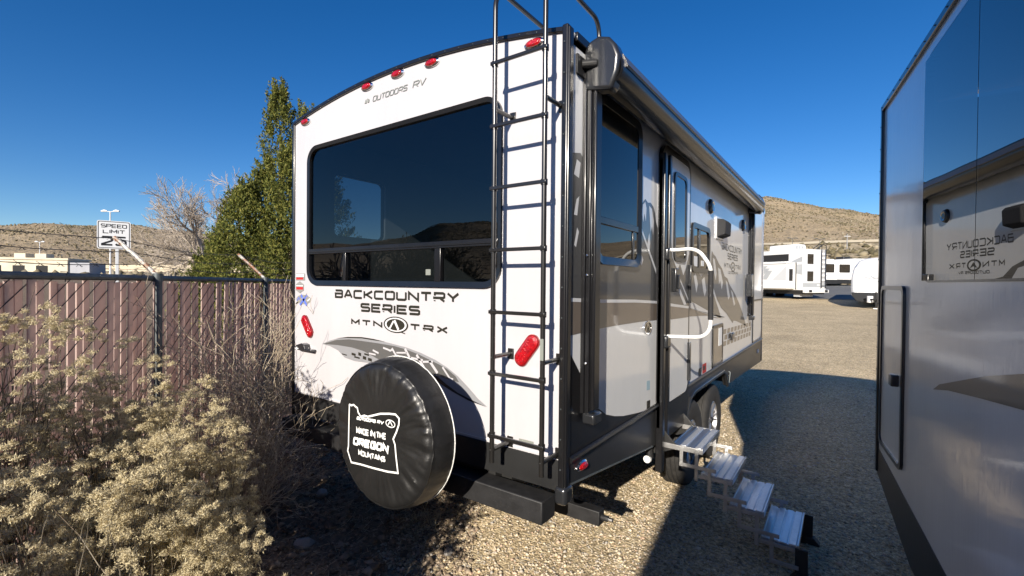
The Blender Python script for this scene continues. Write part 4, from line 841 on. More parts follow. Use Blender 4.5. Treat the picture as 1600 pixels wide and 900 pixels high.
pane(W2, PW, -1.728, -1.02, 1.888, 3.01, .0045, m_mirror); pane(W2, PW, -2.71, -1.734, 1.888, 3.01, .0045, m_mirror)
H2 = MB().ring(rrect(-.70, -.09, .78, 1.86, .05), rrect(-.672, -.115, .806, 1.834, .04), PW, 0, .016).build('hatch_frame', m_trim, T2)
MB().prism(rrect(-.672, -.115, .806, 1.834, .04), PW, 0, .006).build('hatch_panel', m_silver, H2)
mb = MB(); mb.box(-.045, -.006, -.60, -.53, 1.255, 1.325); mb.build('hatch_latch', m_plast, H2, bevel=.006)
MB().sheet([(-1.235, 1.368), (-1.33, 1.41), (-1.84, 1.535), (-2.13, 1.592), (-2.6, 1.66), (-2.6, 1.545), (-2.13, 1.48), (-1.786, 1.444), (-1.45, 1.405)], PW, .002).build('taupe_band', m_taupe, T2, smooth=False)
for y in (-4.3, -5.15):
    for x in (.14, 2.3): MB().lathe([(0, .1), (.2, .1), (.26, .11), (.37, .10), (.39, .07), (.39, -.07), (.37, -.1), (0, -.1)], (x, y, .39), (-1, 0, 0), 40).build('wheel', m_rubber, T2)

# =================================================================== FENCE
FA = C0 + RH*-2.2; FD_ = (FH - RH*.115).normalized(); FN = Vector((FD_.y, -FD_.x, 0))     # FN points at the trailer side
def fp_(s, z, n=0.): p = FA+FD_*s+FN*n; return (p.x, p.y, z)
FE = empty('chain_link_fence', tuple(fp_(3.4, 0)), 0, 'chain link fence with brown privacy slats and barbed wire', 'fence')
def rail_z(s): return 1.885-.005*s
s0, s1 = -4.2, 10.2
MB().tube([fp_(s0+(s1-s0)*i/8, rail_z(s0+(s1-s0)*i/8)) for i in range(9)], .021, 10).build('top_rail', m_galv, FE)
slat_mb = MB(); slat_mb.box(-.0225, .0225, -.004, .004, 0, 1.76); slat_me = slat_mb.mesh('slat', m_slat, smooth=False)
ang = math.atan2(FD_.y, FD_.x); i = 0; s = s0
while s < s1 and i < 298:
    o = bpy.data.objects.new('slat', slat_me); COL.objects.link(o); o.parent = FE; q = Vector(fp_(s, 0, 0))-FE.location
    o.location = (q.x, q.y, .07+random.uniform(-.012, .012)+rail_z(s)-1.86); o.rotation_euler = (random.gauss(0, .004), random.gauss(0, .006), ang+random.gauss(0, .035)); s += .0597; i += 1
mb = MB(); k = s0-1.9
while k < s1:
    a, b = max(s0, k), min(s1, k+1.82/.84)
    if b > a: mb.tube([fp_(a, .04+(a-k)*.84, .0085), fp_(b, .04+(b-k)*.84, .0085)], .0032, 4, cap=False)
    k += .12
tag(mb.build('mesh_wire', m_wire, FE), kind='stuff')
mb = MB(); k = s0
while k < s1:
    mb.tube([fp_(k, rail_z(k)-.03, .012), fp_(k+.006, rail_z(k)+.025, .02), fp_(k+.012, rail_z(k)+.025, -.02)], .003, 4, cap=False); k += .62
tag(mb.build('wire_ties', m_wire, FE), kind='stuff')
arms = []
for s in (3.40-3*1.9, 3.40-1.9*2, 3.40-1.9, 3.40, 5.30, 7.20, 9.1):
    P_ = MB().tube([fp_(s, 0, .03), fp_(s, rail_z(s)+.03, .03)], .027, 12); P_.lathe([(.0, .0), (.031, 0), (.031, -.06)], fp_(s, rail_z(s)+.035, .03), (0, 0, 1), 12); po = P_.build('fence_post', m_galv, FE)
    arm = [fp_(s, rail_z(s)+.02, .02), fp_(s, rail_z(s)+.14, -.10), fp_(s, rail_z(s)+.29, -.26)]; arms.append(s)
    MB().tube(arm, [.017, .016, .0145], 8).build('barb_arm', m_rust, po)
for t in (.30, .62, .97):
    pts = []; s = s0
    mb = MB()
    while s < s1:
        sag = -.035*math.sin(((s-3.4) % 1.9)/1.9*math.pi); pts.append(fp_(s, rail_z(s)+.02+.27*t+sag, .02-.28*t)); s += .19
    mb.tube(pts, .0022, 5, cap=False)
    mb.tube([(p[0], p[1], p[2]+.003*math.sin(i*2.2)) for i, p in enumerate(pts)], .0018, 4, cap=False)
    s = s0
    while s < s1:
        sag = -.035*math.sin(((s-3.4) % 1.9)/1.9*math.pi); p = Vector(fp_(s, rail_z(s)+.02+.27*t+sag, .02-.28*t))
        for q in (1, -1): mb.tube([p+FD_*.004+Vector((FN.x*.018*q, FN.y*.018*q, -.012)), p, p+FD_*-.004+Vector((FN.x*-.018*q, FN.y*-.018*q, .014*q))], .0014, 3, cap=False)
        s += .13
    mb.build('barbed_wire', m_wire, FE)

# =================================================================== PLANTS
def tubes_np(segs, radii0, radii1):
    """segs (n,2,3): three-sided tapered twigs, vectorised"""
    A, B = segs[:, 0], segs[:, 1]; d = B-A; d = d/np.maximum(1e-6, np.linalg.norm(d, axis=1))[:, None]
    ref = np.where(np.abs(d[:, 2:3]) < .9, np.array([[0, 0, 1.]]), np.array([[1., 0, 0]])); u = np.cross(d, ref); u /= np.linalg.norm(u, axis=1)[:, None]; v = np.cross(d, u)
    V = []
    for P_, r in ((A, radii0), (B, radii1)):
        for k in range(3):
            w = 2*math.pi*k/3; V.append(P_+(u*math.cos(w)+v*math.sin(w))*np.asarray(r)[:, None])
    V = np.stack(V, 1).reshape(-1, 3); n = len(segs); b = (np.arange(n)*6)[:, None]
    F = np.concatenate([b+np.array([[k, (k+1) % 3, 3+(k+1) % 3, 3+k]]) for k in range(3)], 0)
    return V, F
def leaf_quads(P, size, up_bias=0., aspect=.45):
    n = len(P); d = rng.normal(size=(n, 3)); d[:, 2] += up_bias; d /= np.linalg.norm(d, axis=1)[:, None]
    u = np.cross(d, rng.normal(size=(n, 3))); u /= np.linalg.norm(u, axis=1)[:, None]; s_ = np.asarray(size)[:, None]
    V = np.stack([P-u*s_*aspect*.5, P+d*s_*.55-u*s_*aspect*.35, P+d*s_, P+d*s_*.45+u*s_*aspect*.55], 1).reshape(-1, 3)
    return V, np.arange(n*4).reshape(-1, 4)
def leaf_tris(P, size, up_bias=0., aspect=.45):
    n = len(P); d = rng.normal(size=(n, 3)); d[:, 2] += up_bias; d /= np.linalg.norm(d, axis=1)[:, None]
    u = np.cross(d, rng.normal(size=(n, 3))); u /= np.linalg.norm(u, axis=1)[:, None]; s_ = np.asarray(size)[:, None]
    return np.stack([P-u*s_*aspect*.5, P+u*s_*aspect*.5, P+d*s_], 1).reshape(-1, 3), np.arange(n*3).reshape(-1, 3)
def stems(base, n, h, spread, curve, rad, kids=2, depth=1):
    """fan of curved branching stems; returns segments, radii and tips"""
    segs = []; r0 = []; r1 = []; tips = []
    def grow(p, d, ln, r, lvl):
        k = 4
        for i in range(k):
            d = (d+Vector(rng.normal(size=3))*.10*curve+Vector((0, 0, .03))).normalized(); q = p+d*(ln/k)
            segs.append((p, q)); r0.append(r*(1-.15*i)); r1.append(r*(1-.15*(i+1))); p = q
            if lvl > 0 and i > 0:
                for _ in range(kids if i == k-1 else 1):
                    e = (d+Vector(rng.normal(size=3))*.38).normalized(); grow(p, e, ln*rng.uniform(.28, .5), r*.55, lvl-1)
        if lvl == 0: tips.append(p)
    for _ in range(n):
        w = rng.uniform(0, 6.283); t = rng.uniform(.1, 1)**.7*spread; d = Vector((math.cos(w)*t, math.sin(w)*t, 1)).normalized()
        grow(Vector(base)+Vector((rng.normal()*.06, rng.normal()*.06, -.02)), d, h*rng.uniform(.55, .95)/(1+.25*t), rad, depth)
    return np.array([[tuple(a), tuple(b)] for a, b in segs]), np.array(r0), np.array(r1), np.array([tuple(t) for t in tips])
m_stem = foliage('grey_green_stems', [(.10, .085, .06), (.18, .155, .11), (.26, .23, .18), (.13, .10, .07)], .0, .8)
m_flower = foliage('straw_flower_heads', [(.52, .44, .27), (.67, .58, .36), (.77, .69, .46), (.60, .53, .37), (.42, .35, .22)], .35, .8)
m_twig = foliage('dry_twigs', [(.30, .24, .17), (.50, .42, .30), (.64, .55, .41), (.22, .175, .125)], .0, .85)
def rabbitbrush(lat, dep, h, spread, n, label, wid=.36):
    b = cf(lat, dep); b.z = zfun(b.x, b.y)
    root = empty('rabbitbrush', b, 0, label, 'bush', 'rabbitbrush along the fence')
    sg, a, c, tips = stems((0, 0, 0), n, h, spread, 1., .0042, 2)
    zs = h/np.percentile(tips[:, 2], 97); sg[:, :, 2] *= zs; tips[:, 2] *= zs; tips = tips[np.hypot(tips[:, 0], tips[:, 1]) < 1.3*np.percentile(np.hypot(tips[:, 0], tips[:, 1]), 90)]; rr_ = np.hypot(tips[:, 0], tips[:, 1]); ks = min(1., wid/np.percentile(rr_, 95)); sg[:, :, :2] *= ks; tips[:, :2] *= ks; kp = np.hypot(sg[:, 1, 0], sg[:, 1, 1]) < 1.15*wid; sg, a, c = sg[kp], a[kp], c[kp]
    V, F = tubes_np(sg, np.maximum(a, .0013), np.maximum(c, .0010)); raw('stems', V, F, m_stem, root)
    keep = np.array([p[2] > h*.36 and noise.noise(Vector(p)*5.2+Vector((lat*9, dep*7, 0))) > -.22 for p in tips]); tips = tips[keep]
    T = len(tips); q = 8; k = 96
    puff = np.repeat(tips, q, 0)+rng.normal(size=(T*q, 3))*np.array([.032, .032, .018]); rad = rng.uniform(.013, .026, T*q)
    dr = rng.normal(size=(T*q, k, 3)); dr[:, :, 2] = np.abs(dr[:, :, 2])*1.1-.25; dr /= np.linalg.norm(dr, axis=2)[:, :, None]
    Q = puff[:, None]+dr*(rad[:, None]*rng.uniform(.25, 1., (T*q, k)))[:, :, None]
    V, F = leaf_tris(Q.reshape(-1, 3), rng.uniform(.006, .012, T*q*k), .5, .36); raw('flower_heads', V, F, m_flower, root)
rabbitbrush(-2.04, 1.90, 1.66, .30, 54, 'tallest rabbitbrush, at the left edge of the photo against the fence', .30)
rabbitbrush(-1.88, 2.30, 1.40, .34, 54, 'rabbitbrush with pale heads just left of the first fence post', .34)
rabbitbrush(-1.46, 2.28, 1.17, .30, 24, 'sparse rabbitbrush with a bright sunlit flower head, nearest the trailer', .20)
rabbitbrush(-1.46, 1.50, 1.16, .40, 66, 'rabbitbrush filling the lower left corner of the photo', .42)
rabbitbrush(-1.24, 1.74, 1.02, .38, 54, 'low bushy rabbitbrush in front at the bottom of the photo, beside bare dirt', .28)
rabbitbrush(-1.66, 1.98, 1.22, .42, 60, 'rabbitbrush in the middle of the clump with many grey stems', .40)
def twigbush(lat, dep, h, spread, n, label):
    b = cf(lat, dep); b.z = zfun(b.x, b.y); root = empty('dry_bush', b, 0, label, 'bush')
    sg, a, c, tips = stems((0, 0, 0), n, h, spread, 2.0, .0042, 2, 2); sg *= np.array([1, 1, h/np.percentile(tips[:, 2], 96)]); V, F = tubes_np(sg, np.maximum(a, .0019), np.maximum(c, .0013)); raw('twigs', V, F, m_twig, root)
twigbush(-2.20, 3.85, 1.56, .44, 150, 'tall leafless tan bush between the fence and the trailer')
twigbush(-1.98, 3.4, .85, .95, 110, 'low tangle of dark dry twigs at the foot of the fence post')
twigbush(-2.55, 5.2, 1.35, .6, 40, 'leafless twiggy bush half hidden behind the trailer corner')
# dry litter over the dirt
P_ = []; 
N = 5200; L_ = rng.uniform(-2.3, -.5, N); D_ = 1.4+4.2*rng.random(N); X = CX+RH.x*L_+FH.x*D_; Y = CY+RH.y*L_+FH.y*D_
Z_ = np.array([zfun(x, y) for x, y in zip(X, Y)])+.006; A_ = np.stack([X, Y, Z_], 1); d_ = rng.normal(size=(N, 3))*np.array([.035, .035, .012]); 
V, F = tubes_np(np.stack([A_, A_+d_+np.array([0, 0, .006])], 1), np.full(N, .0016), np.full(N, .0008)); tag(raw('dry_litter', V, F, m_twig), kind='stuff')
# sprigs of dry grass by the tyre
b = cf(-.62, 3.55); b.z = zfun(b.x, b.y); gt = empty('dry_grass_tuft', b, 0, 'small dry grass tuft on the gravel below the spare tyre', 'grass tuft')
sg, a, c, tips = stems((0, 0, 0), 14, .17, .9, 1.5, .002, 1); V, F = tubes_np(sg, np.maximum(a, .001), np.maximum(c, .0007)); tag(raw('blades', V, F, m_flower, gt), kind='stuff')
# rocks
def rock(lat, dep, s_, label):
    p = cf(lat, dep); p.z = zfun(p.x, p.y); mb = MB(); mb.ball((0, 0, s_*.25), s_, 0, 10, 6, (1, .75, .55)); sd = random.random()*50
    mb.v = [tuple(Vector(v)*(1+.35*noise.noise(Vector(v)/s_*1.1+Vector((sd, 0, 0))))) for v in mb.v]
    o = mb.build('rock', m_rock, off=(0, 0, 0)); o.location = p; o.rotation_euler = (0, 0, random.random()*6); return tag(o, label, 'rock')
rock(-1.43, 3.23, .075, 'pale grey rock lying in the shaded dirt near the bottom edge')
rock(-1.62, 4.0, .06, 'brownish rock in the dirt below the bumper, left of the spare tyre')
rock(-.36, 3.66, .035, 'flat pale stone on the sunlit gravel right of the spare tyre')
rock(-.42, 3.18, .04, 'grey stone on gravel at the edge of the fence shadow')

# conifer
m_leafd = foliage('conifer_sprays', [(.03, .045, .010), (.08, .10, .020), (.165, .18, .036), (.25, .235, .055), (.055, .072, .016)], .25, .7)
m_bark = mat('tree_bark', (.13, .10, .075), .9, var=.3, vscale=5, bump=.5, bscale=20, bdist=.02)
m_paleb = foliage('pale_bare_branches', [(.33, .28, .225), (.46, .40, .33), (.56, .49, .42)], .0, .85)
def conifer(lat, dep):
    b = cf(lat, dep); b.z = zfun(b.x, b.y); root = empty('conifer_tree', b, 0, 'tall dense green conifer behind the fence left of the white trailer', 'tree')
    lobes = [((.05, 0), 7.6, 1.05, .0), ((.75, .2), 7.0, .9, .0), ((-1.1, -.2), 4.4, 1.0, 0), ((-1.9, .1), 2.9, .95, 0), ((1.4, 0), 5.6, 1.1, 0), ((-.5, .2), 5.3, .95, 0), ((-2.4, .1), 2.4, .75, 0), ((.7, -.6), 5.6, 1.2, 0), ((-.5, -.7), 4.5, 1.2, 0)]
    Q_ = []
    for (ox, oy), H, Rr, z0 in lobes:
        for _ in range(int(42*H*Rr)):
            t = rng.random()**.8; z = .1+(H-.15)*t; prof = (1-t)**.8*(.55+.6*min(1, t*5))+.02; w = rng.uniform(0, 6.283)
            bmp = 1+.5*noise.noise(Vector((math.cos(w)*1.9+ox, math.sin(w)*1.9+oy, z*1.5))); rr = Rr*prof*bmp*(1-.35*rng.random()**2)
            q = RH*(ox+rr*math.cos(w))+FH*(oy+rr*math.sin(w)); o = RH*math.cos(w)+FH*math.sin(w)
            ax = np.array([o.x*.38, o.y*.38, .95])+rng.normal(size=3)*.14; ln = rng.uniform(.35, .85)*(1-.35*t); wd = ln*rng.uniform(.16, .26); k = 74
            u = rng.random((k, 1)); Q_.append(np.array([q.x, q.y, z-.25*ln])+ax*ln*u+rng.normal(size=(k, 3))*wd*(1.05-u)*np.array([1, 1, .6]))
    Q = np.concatenate(Q_)
    V, F = leaf_quads(Q, rng.uniform(.045, .115, len(Q)), 1.3, .40); raw('crown', V, F, m_leafd, root)
    mb = MB()
    for (ox, oy), H, Rr, z0 in lobes[:6]:
        q = RH*ox+FH*oy; mb.tube([(q.x*.3, q.y*.3, -.1), (q.x*.8, q.y*.8, H*.3), (q.x, q.y, H*.85)], [.12, .08, .02], 7)
    mb.build('trunk', m_bark, root, off=(0, 0, 0))
conifer(-7.1, 14.2)
def baretree(lat, dep, H, label, mats, seed, lean=0., name='bare_tree', lv=5, twr=.008, spread=.5):
    rr = np.random.default_rng(seed); b = cf(lat, dep); b.z = zfun(b.x, b.y); root = empty(name, b, 0, label, 'tree')
    segs = []; r0 = []; r1 = []; big = MB()
    def grow(p, d, ln, r, lvl):
        k = 4; pp = [p]; rs = [r]
        for i in range(k):
            d = (d+Vector(rr.normal(size=3))*.11+Vector((0, 0, .045))).normalized(); q = p+d*(ln/k); rn = r*(1-.45*(i+1)/k)
            if lvl <= lv-3: segs.append((tuple(p), tuple(q))); r0.append(max(twr, rs[-1])); r1.append(max(twr*.8, rn))
            p = q; pp.append(p); rs.append(rn)
            if lvl > 0 and (i >= 1 or lvl < 3):
                for _ in range(2 if lvl < 4 else 1):
                    e = (d+Vector(rr.normal(size=3))*spread).normalized(); grow(p, e, ln*rr.uniform(.45, .68), rn*.62, lvl-1)
        if lvl > lv-3: big.tube(pp, [max(twr, x) for x in rs], 6, cap=False)
    for w in (0, 1, 2):
        dd = (Vector((0, 0, 1))+RH*(lean+[-.75, .05, .6][w])+FH*[.2, -.3, .15][w]).normalized(); grow(Vector((0, 0, 0)), dd, H*.42, H*.022, lv-1)
    big.tube([(0, 0, -.2), (0, 0, H*.06)], [H*.03, H*.024], 8); big.build('trunk', mats[0], root, off=(0, 0, 0))
    V, F = tubes_np(np.array(segs), np.array(r0), np.array(r1)); raw('crown', V, F, mats[1], root)
baretree(-15.9, 25.5, 9.0, 'pale leafless tree behind the conifer, branches spreading left', (m_paleb, m_paleb), 11, -.35, lv=5, twr=.0085)
m_darkb = foliage('dark_branches', [(.03, .025, .02), (.06, .05, .04), (.09, .075, .06)], .0, .9)
for i, (hd, ds, H) in enumerate(((-119, 15, 3.6), (-123, 17, 4.6), (-127, 19, 4.0), (-131, 22, 3.4), (-115, 14, 3.8))):
    p = Vector((CX+ds*math.sin(R(hd)), CY+ds*math.cos(R(hd)), 0))-C0
    baretree(p.dot(RH), p.dot(FH), H, 'dark leafless tree mirrored at the left of the rear window', (m_darkb, m_darkb), 30+i, 0, lv=4, twr=.02)
    bpy.data.objects[[o.name for o in bpy.data.objects if o.name.startswith('bare_tree')][-1]]['group'] = 'dark trees reflected in the rear window'

# =================================================================== DISTANT THINGS
def sign():
    c = cf(-10.97, 12.9); zc = 3.07; view = (c-C0).normalized(); rz = math.atan2(view.y, view.x)-math.pi/2
    root = empty('speed_limit_sign', (c.x, c.y, zfun(c.x, c.y)), rz, 'white speed limit 25 sign on a square post beyond the fence', 'road sign')
    zb = root.location.z; P = lambda u, v, d: (u, -d, v-zb)
    po = MB().box(.03, .10, .004, .07, 0, zc+.30-zb).build('post', m_pole, root, off=(0, 0, 0), bevel=.006)
    pn = MB().prism(rrect(-.355, .355, zc-.385, zc+.385, .05), P, -.003, .0).build('sign_panel', m_signw, root, off=(0, 0, 0))
    mb = MB(); mb.ring(rrect(-.335, .335, zc-.365, zc+.365, .04), rrect(-.318, .318, zc-.348, zc+.348, .03), P, .0005, .0015)
    lettering(mb, 'SPEED', P, -.265, zc+.19, .105, .09, .020, .002, total=.53); lettering(mb, 'LIMIT', P, -.225, zc+.035, .105, .09, .020, .002, total=.45); lettering(mb, '25', P, -.245, zc-.30, .265, .20, .048, .002, total=.49, gap=.35)
    mb.build('sign_lettering', m_signk, pn, off=(0, 0, 0), smooth=False)
sign()
def lamp(lat, dep, top, label, m=None, hs=1.):
    m = m or m_pole
    c = cf(lat, dep); z0 = zfun(c.x, c.y); root = empty('street_lamp', (c.x, c.y, z0), 0, label, 'street lamp', 'double headed lamp posts')
    h = top-z0; MB().tube([(0, 0, 0), (0, 0, h)], [.11*hs, .07*hs], 8).build('pole', m, root, off=(0, 0, 0))
    for s_ in (-1, 1):
        d = RH*s_; mb = MB(); mb.tube([(0, 0, h-.05), tuple(d*.5+Vector((0, 0, h)))], .05, 6); p = d*1.0; mb.tube([(d.x*.4, d.y*.4, h+.02), (d.x*.75, d.y*.75, h+.08), (d.x*1.15, d.y*1.15, h+.02)], [.09*hs, .17*hs, .10*hs], 8); mb.build('lamp_head', m, root, off=(0, 0, 0))
lamp(-51.5, 60, 10.5, 'double headed lamp post rising above the speed limit sign')
lamp(-111, 110, 10.4, 'small far double headed lamp post left of the speed limit sign')
lamp(59, 98.7, 11.7, 'double headed lamp post behind the white fifth wheel, left one', m_galv, .6)
lamp(63, 96, 11.3, 'double headed lamp post over the rear of the white fifth wheel', m_galv, .6)
c = cf(95, 133); z0 = zfun(c.x, c.y); up_ = empty('utility_pole', (c.x, c.y, z0), 0, 'pale utility pole standing on the far roadside bank', 'pole')
MB().tube([(0, 0, 0), (0, 0, 6)], [.14, .10], 8).build('pole', m_alud, up_, off=(0, 0, 0)); MB().tube([tuple(RH*-.9+Vector((0, 0, 5.4))), tuple(RH*.9+Vector((0, 0, 5.4)))], .09, 6).build('crossarm', m_pole, up_, off=(0, 0, 0))
# building at the far left
c = cf(-76, 80); bz = zfun(c.x, c.y); bl = empty('low_building', (c.x, c.y, bz), math.atan2(RH.y, RH.x)+R(14), 'low flat roofed cream building beyond the fence at far left', 'building')
h = 5.0-bz
MB().box(-18, 0, 0, 6, 0, h).build('wall', m_stucco, bl, off=(0, 0, 0)); MB().box(.01, 3.0, .3, 5, 0, h-.4).build('side_wing', m_stuccog, bl, off=(0, 0, 0))
MB().box(-18.2, .2, -.2, 6.2, h, h+.3).build('parapet', m_stucco, bl, off=(0, 0, 0))
for i in range(4): MB().box(-14+i*3.2, -12.4+i*3.2, -.06, .05, h-2.4, h-1.0).build('window', m_dark, bl, off=(0, 0, 0))
for i in range(2): MB().box(-10+i*3, -8.4+i*3, 4, 6, h+.3, h+1.2).build('roof_unit', m_stucco, bl, off=(0, 0, 0))
def wall_line(name, l0, d0, l1, d1, hh, base, label, cat, m):
    a, b = cf(l0, d0), cf(l1, d1); n = 10; root = empty(name, tuple(a), 0, label, cat); d = (b-a); nn = Vector((-d.y, d.x, 0)).normalized()*.3
    for i in range(n):
        p, q = a+d*(i/n)-a, a+d*((i+.985)/n)-a; mb = MB(); mb.add([tuple(p-nn+Vector((0, 0, base))), tuple(q-nn+Vector((0, 0, base))), tuple(q+nn+Vector((0, 0, base))), tuple(p+nn+Vector((0, 0, base)))]+[tuple(p-nn+Vector((0, 0, base+hh))), tuple(q-nn+Vector((0, 0, base+hh))), tuple(q+nn+Vector((0, 0, base+hh))), tuple(p+nn+Vector((0, 0, base+hh)))], [(0, 1, 2, 3), (4, 5, 6, 7), (0, 1, 5, 4), (1, 2, 6, 5), (2, 3, 7, 6), (3, 0, 4, 7)]); mb.build('wall_panel', m, root, off=(0, 0, 0))
wall_line('barrier_wall', -170, 178, -60, 190, 1.9, 3.6, 'long pale barrier wall crossing the foot of the left hill', 'wall', m_cream)
wall_line('barrier_wall', -185, 205, -60, 215, 2.0, 6.2, 'farther pale barrier wall above the first on the left hill', 'wall', m_cream)

# fifth wheel trailer
def placed(px, dep): return cf((px-800)/731.21*dep, dep)
c = placed(1254, 35); c.z = zfun(c.x, c.y)
v = (c-C0); v.z = 0; v.normalize(); u = Vector((v.y, -v.x, 0)); rd = (u*.62+v*.78).normalized()
FW = empty('fifth_wheel_trailer', tuple(c), math.atan2(rd.y, rd.x), 'big white fifth wheel trailer with slide-out and rear ladder', 'travel trailer')
OFF = (0, 0, 0)
PRR = lambda u, v, d: (u, -d, v); PSS = lambda u, v, d: (-d, u, v)
MB().prism([(0, .75), (0, 3.75), (.1, 3.85), (2.34, 3.85), (2.44, 3.75), (2.44, .75)], lambda u, v, d: (u, d, v), 0, 11).build('body', m_offw, FW, off=OFF, bevel=.04)
MB().box(.05, 2.4, .1, 11, .45, .76).build('underbelly', m_chassis, FW, off=OFF)
SL = MB().box(-.85, -.01, .65, 4.9, .85, 2.75).build('slide_out', m_offw, FW, off=OFF, bevel=.03)
MB().box(-.90, 0, .60, 4.95, 2.76, 2.82).build('slide_awning', m_offw, SL, off=OFF); MB().box(-.012, .0, .52, .60, .80, 2.84).build('slide_seal', m_trim, FW, off=OFF)
MB().box(-.6, -.25, .62, .648, 1.45, 2.35).build('slide_window', m_dark, SL, off=OFF)
mb = MB()
for k in range(3): mb.sheet([(1.5+.75*k, 1.55), (2.0+.75*k, 1.55), (3.6+.2*k, 2.6-.18*k), (3.1+.2*k, 2.6-.18*k)], lambda u, v, d: (-.85-d, 5.9-u, v), .012)
mb.build('stripe_decal', m_greyd, SL, off=OFF); 
mb = MB(); mb.sheet([(.66, 1.5), (1.9, 1.5), (1.2, 2.1), (.66, 2.6)], lambda u, v, d: (-.85-d, u, v), .008); mb.build('stripe_decal', m_greyl, SL, off=OFF)
mb = MB(); mb.sheet([(.02, 2.9), (.02, 3.3), (1.2, 2.85), (.6, 2.85)], PSS, .01); mb.sheet([(.02, 1.9), (.02, 2.7), (.5, 2.7), (.5, 2.0)], PSS, .01); mb.build('stripe_decal', m_greyd, FW, off=OFF)
MB().box(-.03, 0, 1.2, 3.6, 2.98, 3.52).build('window', m_dark, FW, off=OFF)
for z0, z1 in ((2.65, 3.55), (1.35, 2.25)):
    w_ = MB().ring(rrect(.35, 1.15, z0, z1, .06), rrect(.42, 1.08, z0+.07, z1-.07, .04), PRR, 0, .03).build('window', m_pole, FW, off=OFF); pane(w_, PRR, .42, 1.08, z0+.07, z1-.07, .012, m_mirror)
MB().box(.0, 2.44, -.012, 0, .98, 1.30).build('stripe_decal', m_greyd, FW, off=OFF); mb = MB(); lettering(mb, 'rV', PRR, 1.5, 1.05, .16, .22, .05, .016); mb.build('lettering', m_offw, FW, off=OFF, smooth=False)
MB().box(.0, 2.44, -.25, 0, .55, .80).build('bumper', m_offw, FW, off=OFF, bevel=.03)
for x in (.35, 2.0): MB().box(x, x+.3, -.26, -.25, .6, .78).build('tail_light', m_dark, FW, off=OFF)
LF = MB().tube([(1.75, -.15, .9), (1.75, -.15, 4.15), (1.75, .1, 4.25), (1.75, .6, 3.9)], .03, 6).build('ladder', m_tube, FW, off=OFF); MB().tube([(2.2, -.15, .9), (2.2, -.15, 4.15), (2.2, .1, 4.25), (2.2, .6, 3.9)], .03, 6).build('ladder_rail', m_tube, LF, off=OFF)
for k in range(9): MB().tube([(1.75, -.15, 1.1+.33*k), (2.2, -.15, 1.1+.33*k)], .02, 6).build('rung', m_tube, LF, off=OFF)
AC = MB().prism([(.9, 3.84), (.95, 4.28), (1.0, 4.32), (1.9, 4.32), (2.0, 4.22), (2.05, 3.84)], lambda u, v, d: (u-.2, d, v), 1.2, 3.6).build('air_conditioner', m_offw, FW, off=OFF, bevel=.05)
for k in range(3): MB().box(.72+.3*k, .92+.3*k, 1.17, 1.2, 3.95, 4.2).build('grille', m_greyd, AC, off=OFF)
for y in (3.8, 4.9):
    for x in (.25, 2.2): MB().lathe([(0, .1), (.2, .1), (.37, .10), (.39, .07), (.39, -.07), (.37, -.1), (0, -.1)], (x, y, .39), (-1, 0, 0), 24).build('wheel', m_rubber, FW, off=OFF)
MB().box(.2, 1.6, .4, .9, .25, .45).build('tool_tray', m_greyl, FW, off=OFF)

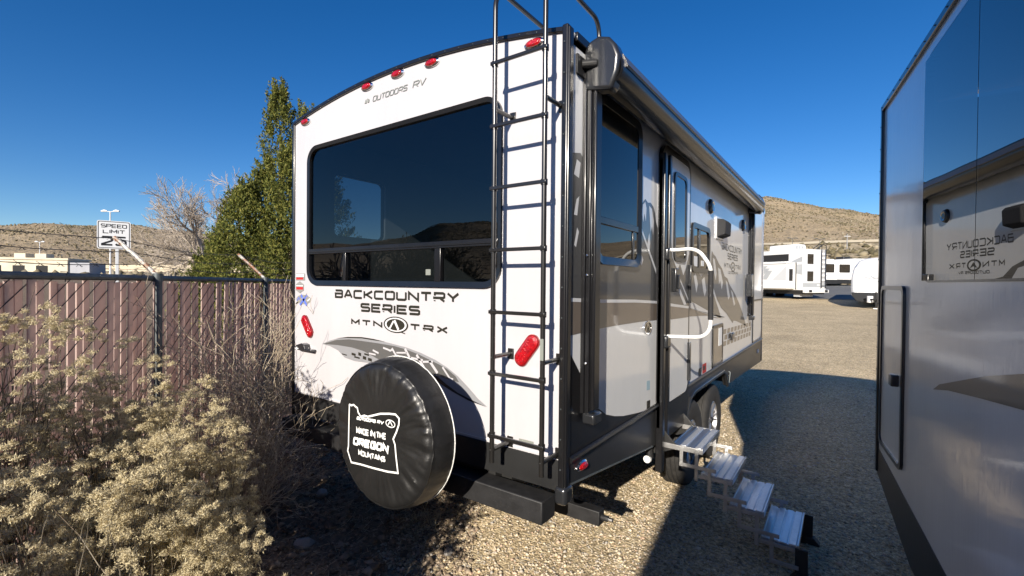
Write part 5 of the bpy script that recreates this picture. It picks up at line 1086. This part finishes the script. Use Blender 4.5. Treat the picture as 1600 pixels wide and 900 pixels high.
def front_trailer():
    c = placed(1369, 28); c.z = zfun(c.x, c.y); v = (c-C0); v.z = 0; v.normalize(); rd = Vector((v.y, -v.x, 0)).normalized()
    # body runs away from the viewer, rounded nose towards the viewer
    root = empty('travel_trailer', tuple(c), math.atan2(rd.y, rd.x), 'white trailer with rounded nose facing us beside the grey trailer', 'travel trailer')
    n = 9; sec = [(.0, .55, .62, .0), (.18, .95, .93, 1.), (.5, 1.35, .99, 1.), (.9, 1.9, 1., 1.), (6.5, 2.0, 1., 1.)]
    prof = [(-1.22, .75), (-1.26, 1.3), (-1.24, 1.9), (-1.12, 2.5), (-.85, 2.92), (-.45, 3.06), (0, 3.1), (.45, 3.06), (.85, 2.92), (1.12, 2.5), (1.24, 1.9), (1.26, 1.3), (1.22, .75)]
    mb = MB(); vs = []; k = len(prof)
    for y, sc in ((.0, .86), (.10, .94), (.30, .985), (.7, 1.), (6.5, 1.)):
        for x, z in prof: vs.append((x*sc, y+(.18*(z-.75) if y < .5 else .18*(z-.75) if y < 6 else 0)*(1 if y < 6 else 0), .75+(z-.75)*sc))
    fs = [(i*k+j, i*k+j+1, (i+1)*k+j+1, (i+1)*k+j) for i in range(4) for j in range(k-1)]+[tuple(range(k)), tuple(4*k+j for j in range(k-1, -1, -1))]
    mb.add(vs, fs); mb.build('body', m_offw, root, off=OFF)
    MB().prism([(-1.20, .95), (1.20, .95), (1.20, .76), (1.05, .45), (.8, .35), (-.6, .35), (-.95, .45), (-1.14, .7)], PRR, -6, .06).build('rock_guard', m_plast, root, off=OFF, bevel=.03)
    mb = MB(); mb.tube([(-.7, .2, .55), (0, -1.1, .55)], .05, 6); mb.tube([(.7, .2, .55), (0, -1.1, .55)], .05, 6); mb.build('tow_hitch', m_chassis, root, off=OFF)
    j = MB().tube([(0, -.8, .12), (0, -.8, 1.0)], .04, 8).build('hitch_jack', m_chassis, root, off=OFF); MB().box(-.12, .12, -.92, -.68, .0, .05).build('jack_pad', m_offw, j, off=OFF)
    MB().tube([(-.28, -.5, .35), (-.28, -.5, .75)], .16, 12).build('gas_bottle', m_offw, root, off=OFF, bevel=.03)
    mb = MB(); P2 = lambda u, v, d: (u, -d+.18*(v-.75), v)
    for pl in ([(-.62, 1.92), (-.30, 1.86), (-.2, 1.80), (-.45, 1.84)], [(-.36, 2.0), (-.1, 1.84), (.2, 1.86), (.0, 1.90)], [(-.3, 1.80), (.4, 1.78), (.0, 1.84)]): mb.sheet(pl, P2, .04)
    mb.build('logo_decal', m_greyd, root, off=OFF, smooth=False)
front_trailer()
def row(px, dep, turn, hgt, label, cap):
    c = placed(px, dep); c.z = zfun(c.x, c.y); v = (c-C0); v.z = 0; v.normalize(); rd = Vector((v.y, -v.x, 0)); root = empty('travel_trailer', tuple(c), math.atan2(rd.y, rd.x)+R(turn), label, 'travel trailer')
    body = [(0, .55), (0, hgt-.15), (.15, hgt), (2.3, hgt), (2.44, hgt-.15), (2.44, .55)]
    MB().prism(body, lambda u, v, d: (u, d, v), 0, 7.5).build('body', m_offw, root, off=OFF, bevel=.05)
    MB().prism([(.02, .8), (2.42, .8), (2.42, .3), (.02, .3)], PRR, -.2, .02).build('rear_skirt', m_plast, root, off=OFF)
    w_ = MB().ring(rrect(.45, 1.95, 1.65, 2.65, .1), rrect(.53, 1.87, 1.73, 2.57, .07), PRR, 0, .03).build('window', m_trim, root, off=OFF); pane(w_, PRR, .52, 1.88, 1.72, 2.58, .012, m_mirror)
    MB().sheet([(.2, 1.2), (2.0, 1.35), (2.3, 1.5), (2.0, 1.42), (.2, 1.26)], PRR, .012).build('stripe_decal', m_greyd, root, off=OFF)
    MB().box(.7, 1.7, 2.0, 3.2, hgt, hgt+.35).build('air_conditioner', m_plast if cap else m_offw, root, off=OFF, bevel=.06)
    for y in (3.4, 4.3): MB().lathe([(0, .1), (.37, .10), (.39, .07), (.39, -.07), (.37, -.1), (0, -.1)], (.2, y, .39), (-1, 0, 0), 20).build('wheel', m_rubber, root, off=OFF)
row(1281, 55, 45, 3.1, 'white trailer parked just right of the fifth wheel, dark rear window', True)
row(1306, 57, 45, 3.05, 'second white trailer in the far row, wide rear window', False)
row(1322, 62, 40, 3.0, 'white trailer third in the far row, seen as a narrow strip', False)
row(1333, 58, 48, 3.4, 'tall white trailer in the far row partly behind the rounded nose', True)
